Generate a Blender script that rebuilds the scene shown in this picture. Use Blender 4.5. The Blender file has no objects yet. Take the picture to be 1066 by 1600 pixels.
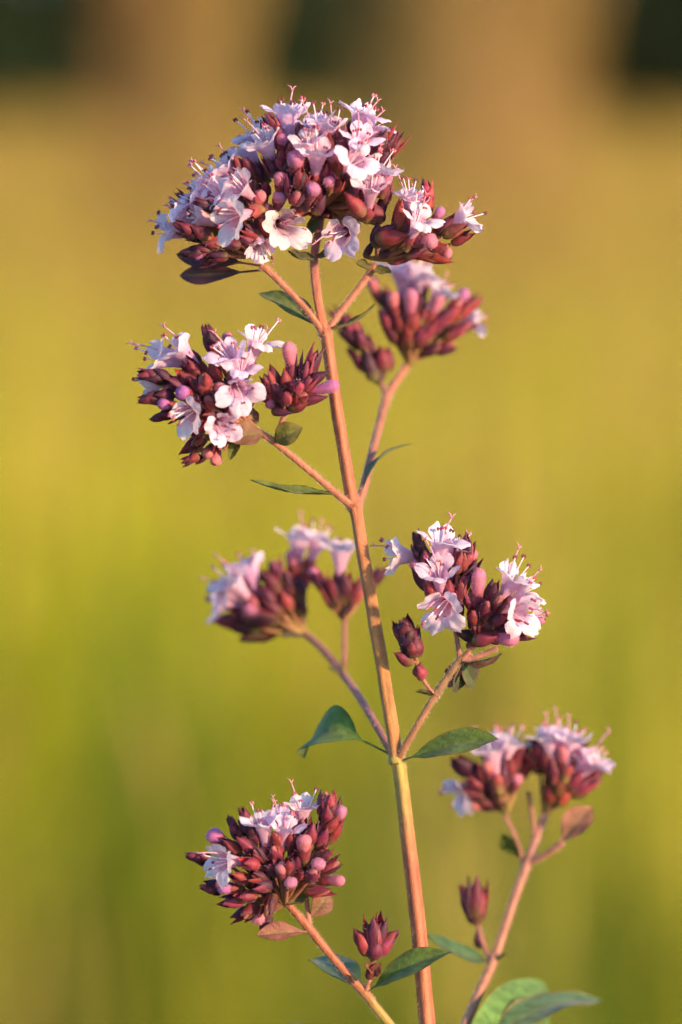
import bpy, math, random
import numpy as np
from mathutils import Vector, Matrix, noise

# ------------------------------------------------------------------ camera, sky, sun, exposure
sc = bpy.context.scene
S = 0.08e-3                      # one unit of plant drawing = 0.08 mm
FOCUS = 6667 * S                 # 0.533 m
PITCH = math.radians(5.5)
CAM = Vector((0, 0, 0.75))
F = Vector((0, math.cos(PITCH), -math.sin(PITCH)))
R = Vector((1, 0, 0)); U = Vector((0, math.sin(PITCH), math.cos(PITCH))); B = -F
O = CAM + F * FOCUS
cam_data = bpy.data.cameras.new('camera')
cam_data.lens = 150; cam_data.sensor_width = 36; cam_data.sensor_fit = 'VERTICAL'; cam_data.sensor_height = 36
cam_data.clip_start = 0.02; cam_data.clip_end = 2000
cam_data.dof.use_dof = True; cam_data.dof.focus_distance = FOCUS - 35 * S; cam_data.dof.aperture_fstop = 10.8
cam = bpy.data.objects.new('camera', cam_data); sc.collection.objects.link(cam)
cam.location = CAM; cam.rotation_euler = (math.pi / 2 - PITCH, 0, 0)
sc.camera = cam

SUN_EL = math.radians(13); SUN_ROT = math.radians(130)
world = bpy.data.worlds.new('World'); sc.world = world; world.use_nodes = True
wn = world.node_tree
sky = wn.nodes.new('ShaderNodeTexSky'); sky.sky_type = 'NISHITA'; sky.sun_disc = False
sky.ozone_density = 4.0; sky.dust_density = 0.6; sky.sun_elevation = SUN_EL; sky.sun_rotation = SUN_ROT
wn.links.new(sky.outputs[0], wn.nodes['Background'].inputs[0]); wn.nodes['Background'].inputs[1].default_value = 0.15
sun_d = bpy.data.lights.new('sun', 'SUN'); sun_d.energy = 3.0; sun_d.angle = math.radians(4.0); sun_d.color = (1.0, 0.70, 0.38)
sun = bpy.data.objects.new('sun', sun_d); sc.collection.objects.link(sun)
to_sun = Vector((math.sin(SUN_ROT) * math.cos(SUN_EL), math.cos(SUN_ROT) * math.cos(SUN_EL), math.sin(SUN_EL)))
sun.rotation_euler = to_sun.to_track_quat('Z', 'Y').to_euler(); sun.location = (2, -2, 3)
sc.view_settings.view_transform = 'Standard'; sc.view_settings.look = 'None'
sc.view_settings.gamma = 1; sc.view_settings.exposure = 1.36
sc.cycles.max_bounces = 8; sc.cycles.transmission_bounces = 6; sc.cycles.use_denoising = True; sc.cycles.denoising_input_passes = 'RGB'

COL = sc.collection
rng = random.Random(7)

# ------------------------------------------------------------------ materials
def node(nt, t, **k):
    n = nt.nodes.new(t)
    for a, v in k.items(): setattr(n, a, v)
    return n
def material(name, rough=0.6, sheen=0.0, transl=0.0, bump=0.0, bump_scale=6000, vary=0.12, var_scale=1500, hue=0.02, spec=0.3, tcol=None, streak=None, sheen_tint=(1, .9, .9)):
    """colour attribute x object colour, uneven tone, fine relief, optional light passing through"""
    m = bpy.data.materials.new(name); m.use_nodes = True
    nt = m.node_tree; p = nt.nodes['Principled BSDF']; out = nt.nodes['Material Output']; L = nt.links.new
    at = node(nt, 'ShaderNodeAttribute', attribute_name='Col')
    oi = node(nt, 'ShaderNodeObjectInfo')
    mx = node(nt, 'ShaderNodeMix', data_type='RGBA', blend_type='MULTIPLY'); mx.inputs[0].default_value = 1
    L(at.outputs['Color'], mx.inputs[6]); L(oi.outputs['Color'], mx.inputs[7])
    tc = node(nt, 'ShaderNodeTexCoord')
    no = node(nt, 'ShaderNodeTexNoise'); no.inputs['Scale'].default_value = var_scale; no.inputs['Detail'].default_value = 3
    if streak:
        mp = node(nt, 'ShaderNodeMapping'); mp.inputs['Scale'].default_value = streak
        L(tc.outputs['Object'], mp.inputs[0]); L(mp.outputs[0], no.inputs['Vector'])
    else:
        L(tc.outputs['Object'], no.inputs['Vector'])
    mr = node(nt, 'ShaderNodeMapRange'); mr.inputs[1].default_value = .3; mr.inputs[2].default_value = .7
    mr.inputs[3].default_value = 1 - vary; mr.inputs[4].default_value = 1 + vary
    L(no.outputs['Fac'], mr.inputs[0])
    mr2 = node(nt, 'ShaderNodeMapRange'); mr2.inputs[3].default_value = .5 - hue; mr2.inputs[4].default_value = .5 + hue
    L(oi.outputs['Random'], mr2.inputs[0])
    hs = node(nt, 'ShaderNodeHueSaturation'); L(mx.outputs[2], hs.inputs['Color']); L(mr.outputs[0], hs.inputs['Value']); L(mr2.outputs[0], hs.inputs['Hue'])
    L(hs.outputs[0], p.inputs['Base Color'])
    p.inputs['Roughness'].default_value = rough; p.inputs['Specular IOR Level'].default_value = spec
    p.inputs['Sheen Weight'].default_value = sheen; p.inputs['Sheen Roughness'].default_value = .4
    p.inputs['Sheen Tint'].default_value = (*sheen_tint, 1)
    if bump:
        n2 = node(nt, 'ShaderNodeTexNoise'); n2.inputs['Scale'].default_value = bump_scale; n2.inputs['Detail'].default_value = 2
        L(tc.outputs['Object'], n2.inputs['Vector'])
        bp = node(nt, 'ShaderNodeBump'); bp.inputs['Strength'].default_value = bump; bp.inputs['Distance'].default_value = 0.0002
        L(n2.outputs['Fac'], bp.inputs['Height']); L(bp.outputs[0], p.inputs['Normal'])
    if transl:
        tr = node(nt, 'ShaderNodeBsdfTranslucent')
        if tcol:
            m3 = node(nt, 'ShaderNodeMix', data_type='RGBA', blend_type='MULTIPLY'); m3.inputs[0].default_value = 1
            L(hs.outputs[0], m3.inputs[6]); m3.inputs[7].default_value = (*tcol, 1); L(m3.outputs[2], tr.inputs[0])
        else: L(hs.outputs[0], tr.inputs[0])
        ms = node(nt, 'ShaderNodeMixShader'); ms.inputs[0].default_value = transl
        L(p.outputs[0], ms.inputs[1]); L(tr.outputs[0], ms.inputs[2]); L(ms.outputs[0], out.inputs[0])
    return m
M_PETAL = material('petal', rough=.55, sheen=.15, transl=.40, bump=.18, bump_scale=9000, vary=.07, var_scale=2500, hue=.012)
M_FILAMENT = material('filament', rough=.5, transl=.3, vary=.05)
M_ANTHER = material('anther', rough=.6, bump=.5, bump_scale=15000)
M_BRACT = material('bract', rough=.55, sheen=.10, transl=.16, bump=.35, bump_scale=7000, vary=.30, var_scale=1800, hue=.015, spec=.4, tcol=(2.4, .8, .7))
M_BUD = material('bud', rough=.6, sheen=.12, transl=.15, bump=.5, bump_scale=9000, vary=.15, hue=.015)
M_HAIR = material('hair', rough=.6, transl=.5, vary=.05)
M_STEM = material('stem', rough=.5, sheen=.12, bump=.6, bump_scale=5000, vary=.24, var_scale=1400, hue=0, streak=(1, 1, .25), transl=.0)
M_LEAF = material('leaf', rough=.5, sheen=.15, transl=.25, bump=.5, bump_scale=3500, vary=.25, var_scale=900, hue=.01, spec=.18, tcol=(1.3, 1.4, .5))
M_GRASS = material('grass', rough=.6, transl=.3, vary=.1, var_scale=20, hue=0, spec=.2)
M_DRY = material('dry_grass', rough=.7, transl=.25, vary=.1, var_scale=20, hue=.01, spec=.2)
M_TREELEAF = material('tree_leaf', rough=.6, transl=.15, vary=.3, var_scale=.8, hue=.015, spec=.2)
M_BARK = material('bark', rough=.9, vary=.3, var_scale=6, bump=.6, bump_scale=20)
M_GROUND = material('meadow_soil', rough=1, vary=.35, var_scale=1.5, bump=.3, bump_scale=40)

# ------------------------------------------------------------------ mesh building
class MB:
    def __init__(s): s.v = []; s.f = []; s.c = []; s.m = []
    def grid(s, pts, cols, mat=0, closed=False):
        """pts[i][j] rows along the length, columns across"""
        o = len(s.v); nj = len(pts[0])
        for row, cr in zip(pts, cols):
            s.v += [tuple(p) for p in row]; s.c += [tuple(c) for c in cr]
        for i in range(len(pts) - 1):
            for j in range(nj if closed else nj - 1):
                k = (j + 1) % nj
                s.f.append((o + i * nj + j, o + i * nj + k, o + (i + 1) * nj + k, o + (i + 1) * nj + j)); s.m.append(mat)
    def tube(s, pts, rad, col, sides=8, mat=0, square=0.0):
        pts = [Vector(p) for p in pts]; n = len(pts)
        if not callable(col):
            cc = col; col = lambda t, a: cc
        rows = []; cols = []; ref = None
        for i, p in enumerate(pts):
            t = (pts[min(i + 1, n - 1)] - pts[max(i - 1, 0)]).normalized()
            if ref is None: ref = t.orthogonal().normalized()
            ref = (ref - t * ref.dot(t)).normalized(); b = t.cross(ref)
            r = rad[i] if hasattr(rad, '__len__') else rad
            row = []; cr = []
            for k in range(sides):
                a = 2 * math.pi * k / sides
                q = r * (1 + square * math.cos(4 * a))
                row.append(p + (ref * math.cos(a) + b * math.sin(a)) * q); cr.append(col(i / (n - 1), a))
            rows.append(row); cols.append(cr)
        o = len(s.v)
        s.grid(rows, cols, mat, True)
        s.f.append(tuple(o + k for k in reversed(range(sides)))); s.m.append(mat)
        s.f.append(tuple(o + (n - 1) * sides + k for k in range(sides))); s.m.append(mat)
    def ball(s, c, rx, ry, rz, col, mat=0, nu=8, nv=6):
        rows = []; cols = []
        for i in range(nv + 1):
            ph = math.pi * i / nv
            rows.append([(c[0] + rx * math.sin(ph) * math.cos(2 * math.pi * k / nu), c[1] + ry * math.sin(ph) * math.sin(2 * math.pi * k / nu), c[2] - rz * math.cos(ph)) for k in range(nu)])
            cols.append([col] * nu)
        s.grid(rows, cols, mat, True)
    def hair(s, p, d, ln, w, col, mat):
        p = Vector(p); d = Vector(d).normalized(); a = d.orthogonal().normalized()
        o = len(s.v)
        s.v += [tuple(p - a * w), tuple(p + a * w), tuple(p + d * ln)]; s.c += [col] * 3
        s.f.append((o, o + 1, o + 2)); s.m.append(mat)
    def mesh(s, name, mats, scale=S):
        me = bpy.data.meshes.new(name)
        me.from_pydata([(x * scale, y * scale, z * scale) for x, y, z in s.v], [], s.f)
        for m in mats: me.materials.append(m)
        me.polygons.foreach_set('material_index', s.m)
        me.polygons.foreach_set('use_smooth', [True] * len(s.f))
        at = me.color_attributes.new('Col', 'FLOAT_COLOR', 'POINT')
        at.data.foreach_set('color', [x for c in s.c for x in (c[0], c[1], c[2], 1.0)])
        me.update(); return me

def lerp(a, b, t): return tuple(x + (y - x) * t for x, y in zip(a, b))
def sm(t): t = max(0, min(1, t)); return t * t * (3 - 2 * t)
def nz(x, y, z): return noise.noise(Vector((x, y, z)))

# ------------------------------------------------------------------ flower pieces (units; axis +Z, upper lip towards +Y)
PALE = (.91, .76, .86); MID = (.84, .55, .70); TUBE = (.72, .36, .54); THROAT = (.62, .30, .45)
def make_corolla(seed, flare=75, up=18, tl=38, lobe=27, crumple=0.0, twist=0):
    r = random.Random(seed); b = MB()
    def rad(t): return 5.0 + 2.5 * t + 6.0 * t ** 2.5
    NT = 7; NA = 24
    rows = []; cols = []
    for i in range(NT + 1):
        t = i / NT; row = []; cr = []
        for k in range(NA):
            a = 2 * math.pi * k / NA
            q = rad(t) * (1 + .08 * math.cos(5 * a + seed) * t + crumple * .35 * nz(math.cos(a) * 2, math.sin(a) * 2, t * 3 + seed))
            row.append((q * math.cos(a), q * math.sin(a) * .92, tl * t)); 
            cr.append(lerp(TUBE, MID, sm(t) * .8 + .2 * math.cos(10 * a) * t))
        rows.append(row); cols.append(cr)
    b.grid(rows, cols, 0, True)
    r1 = rad(1)
    # lobes: middle angle, half angle, length, grow, flare, notch, sideways
    lobes = [(90, 50, lobe * .80, 1.0, up, .28), (-90, 37, lobe * 1.12, 1.35, flare, .20), (-14, 39, lobe, 1.15, flare * .85, .08), (194, 39, lobe, 1.15, flare * .85, .08)]
    for mid, half, ln, grow, fl, notch in lobes:
        mid = math.radians(mid); half = math.radians(half); fl = math.radians(fl + r.uniform(-14, 14)); ln *= r.uniform(.88, 1.12)
        er = Vector((math.cos(mid), math.sin(mid) * .92, 0)); et = Vector((-math.sin(mid), math.cos(mid), 0)); ez = Vector((0, 0, 1))
        NI, NJ = 8, 12; rows = []; cols = []; ph = r.uniform(0, 9); curl = r.uniform(-.3, .8); skew = r.uniform(-.14, .14)
        for i in range(NI + 1):
            t = i / NI; row = []; cr = []
            for j in range(NJ + 1):
                s = j / NJ * 2 - 1
                L = ln * (1 - .42 * abs(s) ** 2.6 - notch * math.exp(-(s / .22) ** 2) + .13 * nz(s * 3.5, ph, 1) + skew * s)
                d = t * L
                # centre line: starts at 20 degrees to the axis, turns out to the flare angle
                a0 = math.radians(20); n = 6; x = r1; z = tl
                for q in range(n):
                    tt = (q + .5) / n * t
                    ang = a0 + (fl - a0) * sm(tt * 1.7) + curl * tt * tt
                    x += math.sin(ang) * d / n; z += math.cos(ang) * d / n
                w0 = r1 * math.sin(half)
                w = w0 * (1 + grow * sm(t * 1.5) * .72) * (1 - .10 * t * t)
                drop = r1 * (math.cos(s * half) - 1) * (1 - sm(t * 1.3))
                cup = -1.6 * s * s * t * math.cos(fl) * 2
                lat = s * (w if t > 0 else w0)
                if t == 0: lat = r1 * math.sin(s * half)
                p = er * (x + drop + cup * .3) + et * lat + ez * z
                wv = (3.2 + 5 * crumple) * t * nz(lat * .11 + ph, d * .10, seed * 1.7) + 1.1 * t * t * math.sin(s * 6 + ph) * .8
                p += (er * -math.cos(fl) + ez * math.sin(fl)) * wv
                if crumple: p += et * 5 * crumple * t * nz(d * .15, lat * .15, ph + 4)
                row.append(p)
                c = lerp(MID, PALE, sm(t * 1.5 + .12)); vein = .05 * math.cos(s * 14) * (1 - t)
                cr.append((c[0] - vein, c[1] - vein * 2, c[2] - vein))
            rows.append(row); cols.append(cr)
        b.grid(rows, cols, 0)
    for _ in range(60):                                   # down on the tube
        a = r.uniform(0, 6.28); t = r.uniform(.15, 1); q = rad(t)
        d = Vector((math.cos(a), math.sin(a), .3)); b.hair((q * math.cos(a), q * math.sin(a) * .92, tl * t), d, r.uniform(2, 3.6), .28, (.9, .75, .8), 1)
    return b.mesh('corolla', [M_PETAL, M_HAIR])
def make_stamen(seed, ln, bend):
    r = random.Random(seed); b = MB(); pts = []; n = 7
    for i in range(n + 1):
        t = i / n; pts.append((2 * math.sin(t * 5 + seed) * t * .6, -bend * t * t * ln + .6 * math.sin(seed + 4 * t), t * ln))
    b.tube(pts, [1.05 - .3 * i / n for i in range(n + 1)], lambda t, a: lerp((.86, .66, .76), (.92, .80, .86), t), 6)
    e = pts[-1]; c = [(.42, .07, .13), (.16, .03, .06), (.62, .20, .26), (.30, .06, .12)][seed % 4]
    b.ball((e[0] - 1.8, e[1], e[2] + .5), 1.9, 1.5, 2.5, c, 1, 7, 5); b.ball((e[0] + 1.8, e[1] + .4, e[2] + .5), 1.9, 1.5, 2.3, c, 1, 7, 5)
    return b.mesh('stamen', [M_FILAMENT, M_ANTHER])
def make_pistil(seed, ln):
    r = random.Random(seed); b = MB(); n = 9; k = r.uniform(-.25, .25)
    pts = [(k * ln * t * t, .10 * ln * math.sin(t * 2.6), t * ln) for t in (i / n for i in range(n + 1))]
    b.tube(pts, [1.2 - .25 * i / n for i in range(n + 1)], lambda t, a: lerp((.80, .50, .62), (.84, .42, .56), t), 6)
    e = Vector(pts[-1])
    for sx, l in ((-1, 9), (1, 6)):
        b.tube([e - Vector((0, 0, 1)), e + Vector((sx * l * .25, 0, l * .5)), e + Vector((sx * l * .75, 1, l * .8))], [1.2, .9, .45], (.80, .34, .46), 5)
    return b.mesh('pistil', [M_FILAMENT])
GREENISH = (.17, .17, .035); MAROON = (.170, .021, .046); DARK = (.078, .013, .038); RED = (.29, .038, .056)
def bract_rows(L, W, cup, r, tipc, basec, point=1.0, open_=0.0, rough=0.6):
    """boat-shaped pointed bract, bulging towards +Y, base z=-L/2, tip z=L/2"""
    NI, NJ = 9, 8; rows = []; cols = []; ph = r.uniform(0, 50)
    for i in range(NI + 1):
        t = i / NI; t = t if t < .5 else .5 + .5 * ((t - .5) * 2) ** .85
        w = W * .5 * (math.sin(math.pi * min(1, .12 + .88 * t) ** .80) ** .75 if 0 < t < 1 else (.42 if t == 0 else 0.02))
        if t > .55: w = min(w, W * .5 * ((1 - t) / .45) ** .95 * .99 + .2)
        row = []; cr = []
        for j in range(NJ + 1):
            s = j / NJ * 2 - 1; a = s * cup
            x = w * math.sin(a) / max(.55, math.sin(min(cup, 1.5))); y = w * (math.cos(a) - .35) * .95 + .09 * W * math.sin(math.pi * t) - open_ * L * t * t * .5 + max(0, 1 - abs(s) * 4) * .03 * W
            row.append((x + rough * nz(t * 3, s, ph), y + rough * nz(s * 2, t * 3, ph + 9), (t - .5) * L - .05 * L * s * s * t))
            c = lerp(basec, tipc, sm(t * 2.1 + .15 + .35 * nz(s * 1.5, t * 2, ph)))
            k = 1 - .45 * max(0, abs(s) - .6) / .4 + .25 * nz(s * 4, t * 5, ph + 3) + (.12 if abs(s) < .1 else 0)
            cr.append(tuple(x * k for x in c))
        rows.append(row); cols.append(cr)
    return rows, cols
def make_bract(seed):
    r = random.Random(seed); b = MB()
    rows, cols = bract_rows(34, r.uniform(17, 20), r.uniform(1.15, 1.45), r, (MAROON, DARK, RED)[seed % 3], lerp(GREENISH, MAROON, r.uniform(0.1, .7)), open_=r.uniform(-.1, .18))
    b.grid(rows, cols, 0)
    inner = [[(x * .90, y - .9, z) for x, y, z in (tuple(p) for p in row)] for row in rows]
    b.grid(inner, [[lerp(c, GREENISH, .3) for c in cr] for cr in cols], 0)
    for _ in range(26):
        i = r.randrange(1, 9); j = r.choice((0, 8, r.randrange(9))); p = Vector(rows[i][j])
        b.hair(p, Vector((p.x * .5, 4, 3)), r.uniform(1.6, 3), .25, (.75, .5, .5), 1)
    return b.mesh('bract', [M_BRACT, M_HAIR])
def make_closed_bud(seed):
    """young bud wrapped in its bracts"""
    r = random.Random(seed); b = MB(); L = 34
    rows = []; cols = []
    core = [(.36, .07, .12), MAROON, (.26, .05, .09), (.40, .12, .13)][seed % 4]
    for i in range(8):
        t = i / 7; q = 6.6 * math.sin(math.pi * (.10 + .87 * t)) ** .8
        rows.append([(q * math.cos(k * .7854), q * math.sin(k * .7854), (t - .56) * 27 + (4 if seed % 4 == 3 else 0)) for k in range(8)]); cols.append([core] * 8)
    b.grid(rows, cols, 1, True)
    n = 3 + seed % 2; off = r.uniform(0, 6)
    for k in range(n):
        a = off + k * 2 * math.pi / n + r.uniform(-.25, .25); ca, sa = math.cos(a), math.sin(a); l = L * (1.16, .98, 1.08, .86)[k] * r.uniform(.93, 1.05)
        rw, cl = bract_rows(l, r.uniform(14, 18), r.uniform(1.05, 1.3), r, [MAROON, RED, DARK][(seed + k) % 3], lerp(GREENISH, MAROON, r.uniform(.1, .8)), open_=r.uniform(-.34, -.04))
        dz = (l - L) * .5
        rw = [[((x * ca - (y + 1.2) * sa), (x * sa + (y + 1.2) * ca), z + dz) for x, y, z in (tuple(p) for p in row)] for row in rw]
        b.grid(rw, cl, 0)
        for _ in range(14):
            i = r.randrange(1, 9); j = r.randrange(9); p = Vector(rw[i][j]); b.hair(p, Vector((p.x, p.y, 5)), r.uniform(1.5, 2.8), .25, (.75, .5, .5), 2)
    return b.mesh('closed_bud', [M_BRACT, M_BUD, M_HAIR])
def make_bud(seed):
    """downy swelling flower bud sitting in its calyx; length 46"""
    r = random.Random(seed); b = MB(); L = 46; rows = []; cols = []; NI, NJ = 12, 12
    prof = lambda t: 11.6 * (.46 + .54 * sm(t * 1.25)) * (1 - max(0, (t - .66) / .34) ** 2.6) ** .5
    bend = r.uniform(-3, 3)
    tip, base = [((.58, .18, .30), (.38, .065, .12)), ((.52, .17, .34), (.30, .055, .13)), ((.60, .18, .25), (.40, .065, .10))][seed % 3]
    for i in range(NI + 1):
        t = i / NI; q = max(prof(min(t, .9999)), .25) * (1 + .03 * nz(t * 4, seed, 0)); row = []; cr = []
        for k in range(NJ):
            a = 2 * math.pi * k / NJ; g = (1 - .16 * max(0, math.cos(2 * a + .6)) ** 4 * sm(t * 1.3)) * (1 + .07 * nz(math.cos(a) * 1.5, math.sin(a) * 1.5, t * 3 + seed * 3))
            row.append((q * g * math.cos(a), q * g * math.sin(a) + bend * t * t, (t - .5) * L)); c = lerp(base, tip, sm(t * 1.3)); h = 1 + .12 * nz(math.cos(a) * 2, math.sin(a) * 2, t * 5 + seed)
            cr.append(tuple(x * h for x in c))
        rows.append(row); cols.append(cr)
    b.grid(rows, cols, 0, True)
    for _ in range(420):
        i = r.randrange(3, NI); k = r.randrange(NJ); p = Vector(rows[i][k]).lerp(Vector(rows[i][(k + 1) % NJ]), r.random()).lerp(Vector(rows[i + 1][k]), r.random() * .6)
        b.hair(p, Vector((p.x, p.y - bend * (i / NI) ** 2, 2 + 8 * max(0, i / NI - .6))), r.uniform(1.6, 3.6), .26, (.74, .40, .48), 1)
    return b.mesh('bud', [M_BUD, M_HAIR])
def make_calyx(seed):
    r = random.Random(seed); b = MB(); NA = 20; rows = []; cols = []
    for i in range(7):
        t = i / 6; row = []; cr = []
        for k in range(NA):
            a = 2 * math.pi * k / NA; tooth = (abs(((k / 4) % 1) - .5) * 2)
            z = -16 + 24 * t + (7 * (tooth - .3) if i == 6 else 0)
            q = (4.2 + 5.0 * math.sin(min(1, t * 1.1) * 1.5)) * (1 + .05 * math.cos(10 * a)) * (.93 if i == 6 and tooth > .6 else 1)
            row.append((q * math.cos(a), q * math.sin(a), z)); c = lerp((.24, .17, .05), (.26, .045, .06), sm(t * 1.4)); cr.append(c)
        rows.append(row); cols.append(cr)
    b.grid(rows, cols, 0, True)
    for _ in range(50):
        i = r.randrange(1, 7); k = r.randrange(NA); p = Vector(rows[i][k]); b.hair(p, Vector((p.x, p.y, 3)), r.uniform(1.8, 3.2), .26, (.8, .6, .6), 1)
    return b.mesh('calyx', [M_BRACT, M_HAIR])

COROLLA = [make_corolla(i, *a) for i, a in enumerate([(75, 18), (60, 8), (88, 28), (70, 22, 36, 30), (50, 4, 40, 24), (82, 14, 37, 29), (64, 30, 38, 25)])]
COROLLA_OLD = [make_corolla(20 + i, 45, 10, 32, 19, .9) for i in range(3)]
STAMEN = [make_stamen(i, l, bd) for i, (l, bd) in enumerate([(46, .10), (40, -.06), (52, .02), (36, .16), (44, -.12), (50, .08)])]
PISTIL = [make_pistil(i, l) for i, l in enumerate([62, 70, 56, 66])]
BRACT = [make_bract(i) for i in range(6)]
CLOSED = [make_closed_bud(i) for i in range(8)]
BUD = [make_bud(i) for i in range(6)]
CALYX = [make_calyx(i) for i in range(3)]

# ------------------------------------------------------------------ placing
def P(x, y, z=0.0):
    """plant drawing coordinates (x right, y down, z towards the viewer's side) -> metres"""
    k = (6667 - z) / 6667
    return O + (R * ((x - 533) * k) + U * ((800 - y) * k) + B * z) * S
def direction(ang, tilt):
    a = math.radians(ang); t = math.radians(tilt)
    return ((R * math.cos(a) + U * math.sin(a)) * math.cos(t) + B * math.sin(t)).normalized()
def frame(d, ref, roll=0):
    y = (ref - d * ref.dot(d)).normalized(); x = y.cross(d)
    return Matrix((x, y, d)).transposed() @ Matrix.Rotation(math.radians(roll), 3, 'Z')
def link(name, me, parent, loc, rot=None, scale=1.0, color=None):
    o = bpy.data.objects.new(name, me); COL.objects.link(o); o.parent = parent
    base = parent['_w'] if parent else Vector((0, 0, 0))
    o.location = Vector(loc) - Vector(base)
    if rot is not None: o.rotation_euler = rot.to_euler()
    o.scale = (scale,) * 3 if not hasattr(scale, '__len__') else scale
    if color: o.color = (*color, 1)
    return o

ROOT_W = O + Vector((0.022, 0.012, -O.z))
plant = bpy.data.objects.new('oregano_plant', None); COL.objects.link(plant); plant.location = ROOT_W; plant['_w'] = ROOT_W[:]
plant['label'] = 'flowering oregano plant with pink and purple flower heads on a reddish stem'; plant['category'] = 'plant'

class Cluster:
    def __init__(s, name, c, r, base, label=None, seed=1):
        """c centre (x,y,z), r radii, base point of the head (x,y,z)"""
        s.c, s.r, s.base = c, r, base; s.rg = random.Random(seed); s.stalks = []; s.fs = 1.1 if seed in (101, 102) else 1.07
        w = P(*base); s.o = bpy.data.objects.new(name, None); COL.objects.link(s.o); s.o.parent = plant; s.o.location = w - ROOT_W; s.o['_w'] = w[:]
        if label: s.o['label'] = label
    def z(s, x, y, dz=0):
        u = (x - s.c[0]) / s.r[0]; v = (y - s.c[1]) / s.r[1]; q = 1 - u * u - v * v
        return s.c[2] + (math.sqrt(q) if q > 0 else 0) * s.r[2] + dz
    def out(s, x, y):
        return math.degrees(math.atan2(-(y - s.base[1]), x - s.base[0]))
    def stalk(s, w): s.stalks.append(w)
    def flower(s, x, y, ang, tilt=20, size=1.0, var=None, roll=0, dz=0, old=False, st=3, pist=True, col=None):
        g = s.rg; size *= s.fs; d = direction(ang, tilt); rot = frame(d, U * .85 - B * .5, roll + g.uniform(-14, 14))
        me = g.choice(COROLLA_OLD) if old else COROLLA[g.randrange(7) if var is None else var % 7]
        w = P(x, y, s.z(x, y, dz) + 8); b = w - d * (38 * size * S)
        q = g.uniform(.9, 1.04); col = col or (q, q * g.uniform(.90, 1.0), q * g.uniform(.95, 1.02))
        link('corolla', me, s.o, b, rot, size, col)
        link('calyx', g.choice(CALYX), s.o, b, rot, size * g.uniform(.95, 1.1), (g.uniform(.8, 1.3),) * 3)
        ks = g.sample([(-16, 9), (-6, 12), (7, 11), (17, 8), (0, -8)], st)
        for a, u in ks:
            e = rot @ Matrix.Rotation(math.radians(a + g.uniform(-4, 4)), 3, 'Y') @ Matrix.Rotation(math.radians(-u), 3, 'X')
            link('stamen', g.choice(STAMEN), s.o, b + d * (16 * size * S), e, size * g.uniform(.9, 1.2))
        if pist:
            e = rot @ Matrix.Rotation(math.radians(g.uniform(-9, 9)), 3, 'Y') @ Matrix.Rotation(math.radians(-10), 3, 'X')
            link('pistil', g.choice(PISTIL), s.o, b + d * (12 * size * S), e, size * g.uniform(.8, 1.05))
        s.stalk(b - d * (12 * size * S))
    def _lie(s, x, y, ang, tilt, dz):
        if ang is None: ang = s.out(x, y) + s.rg.uniform(-12, 12)
        if tilt is None:
            u = (x - s.c[0]) / s.r[0]; v = (y - s.c[1]) / s.r[1]; tilt = 55 * max(0, 1 - math.hypot(u, v)) + s.rg.uniform(-8, 12)
        d = direction(ang, tilt); return d, P(x, y, s.z(x, y, dz))
    def bud(s, x, y, ang=None, tilt=None, L=40, W=24, dz=4, col=None, var=None):
        d, w = s._lie(x, y, ang, tilt, dz); rot = frame(d, B + U * .3, s.rg.uniform(0, 360))
        link('bud', BUD[s.rg.randrange(6) if var is None else var], s.o, w, rot, (W / 26, W / 26, L / 46), col)
        b = w - d * (L * .5 * S); link('calyx', s.rg.choice(CALYX), s.o, b + d * (9 * S), rot, W / 24, (.8, .7, .8)); s.stalk(b)
    def closed(s, x, y, ang=None, tilt=None, L=32, W=20, dz=2, col=None, var=None):
        d, w = s._lie(x, y, ang, tilt, dz); rot = frame(d, B + U * .3, s.rg.uniform(0, 360))
        q = s.rg.uniform(.75, 1.25); col = col or (q, q, q)
        link('closed_bud', CLOSED[s.rg.randrange(8) if var is None else var], s.o, w, rot, (W / 20 * 1.1, W / 20 * 1.1, L / 34 * s.rg.uniform(.86, 1.05)), col); s.stalk(w - d * (L * .5 * S))
    def bract(s, x, y, ang=None, tilt=None, L=34, W=18, dz=2, roll=0, col=None, var=None):
        d, w = s._lie(x, y, ang, tilt, dz); rot = frame(d, B + U * .2, roll + s.rg.uniform(-25, 25))
        q = s.rg.uniform(.7, 1.2); col = col or (q, q, q)
        link('bract', BRACT[s.rg.randrange(6) if var is None else var], s.o, w, rot, (W / 18, W / 18, L / 34), col); s.stalk(w - d * (L * .45 * S))
    def spikelet(s, x0, y0, ang, L, W, tilt=8, n=4, dz=0, col=None, bs=1.0):
        """crossed pairs of overlapping bracts up an axis starting at x0,y0"""
        d = direction(ang, tilt); b = P(x0, y0, s.z(x0, y0, dz)); off = s.rg.uniform(0, 90)
        for k in range(n):
            t = k / max(1, n - 1); l = L * (.62 - .12 * t) * bs
            for h in (0, 180):
                rot = frame(d, B + U * .2, off + 90 * (k % 2) + h + s.rg.uniform(-14, 14)) @ Matrix.Rotation(math.radians(-(24 - 17 * t + s.rg.uniform(-5, 5))), 3, 'X')
                dd = rot @ Vector((0, 0, 1)); q = s.rg.uniform(.75, 1.2)
                w = b + d * (L * .52 * t * S) + dd * (l * .5 * S)
                c = tuple(x * q for x in (col or (1, 1, 1)))
                sw = W / 34 * (1 - .25 * t)
                link('bract', s.rg.choice(BRACT), s.o, w, rot, (sw, sw, l / 34), c)
        link('closed_bud', s.rg.choice(CLOSED), s.o, b + d * (L * .72 * S), frame(d, B + U * .2, off), (W / 40, W / 40, L * .55 / 34), col or (1, 1, 1))
        s.stalk(b)
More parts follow.
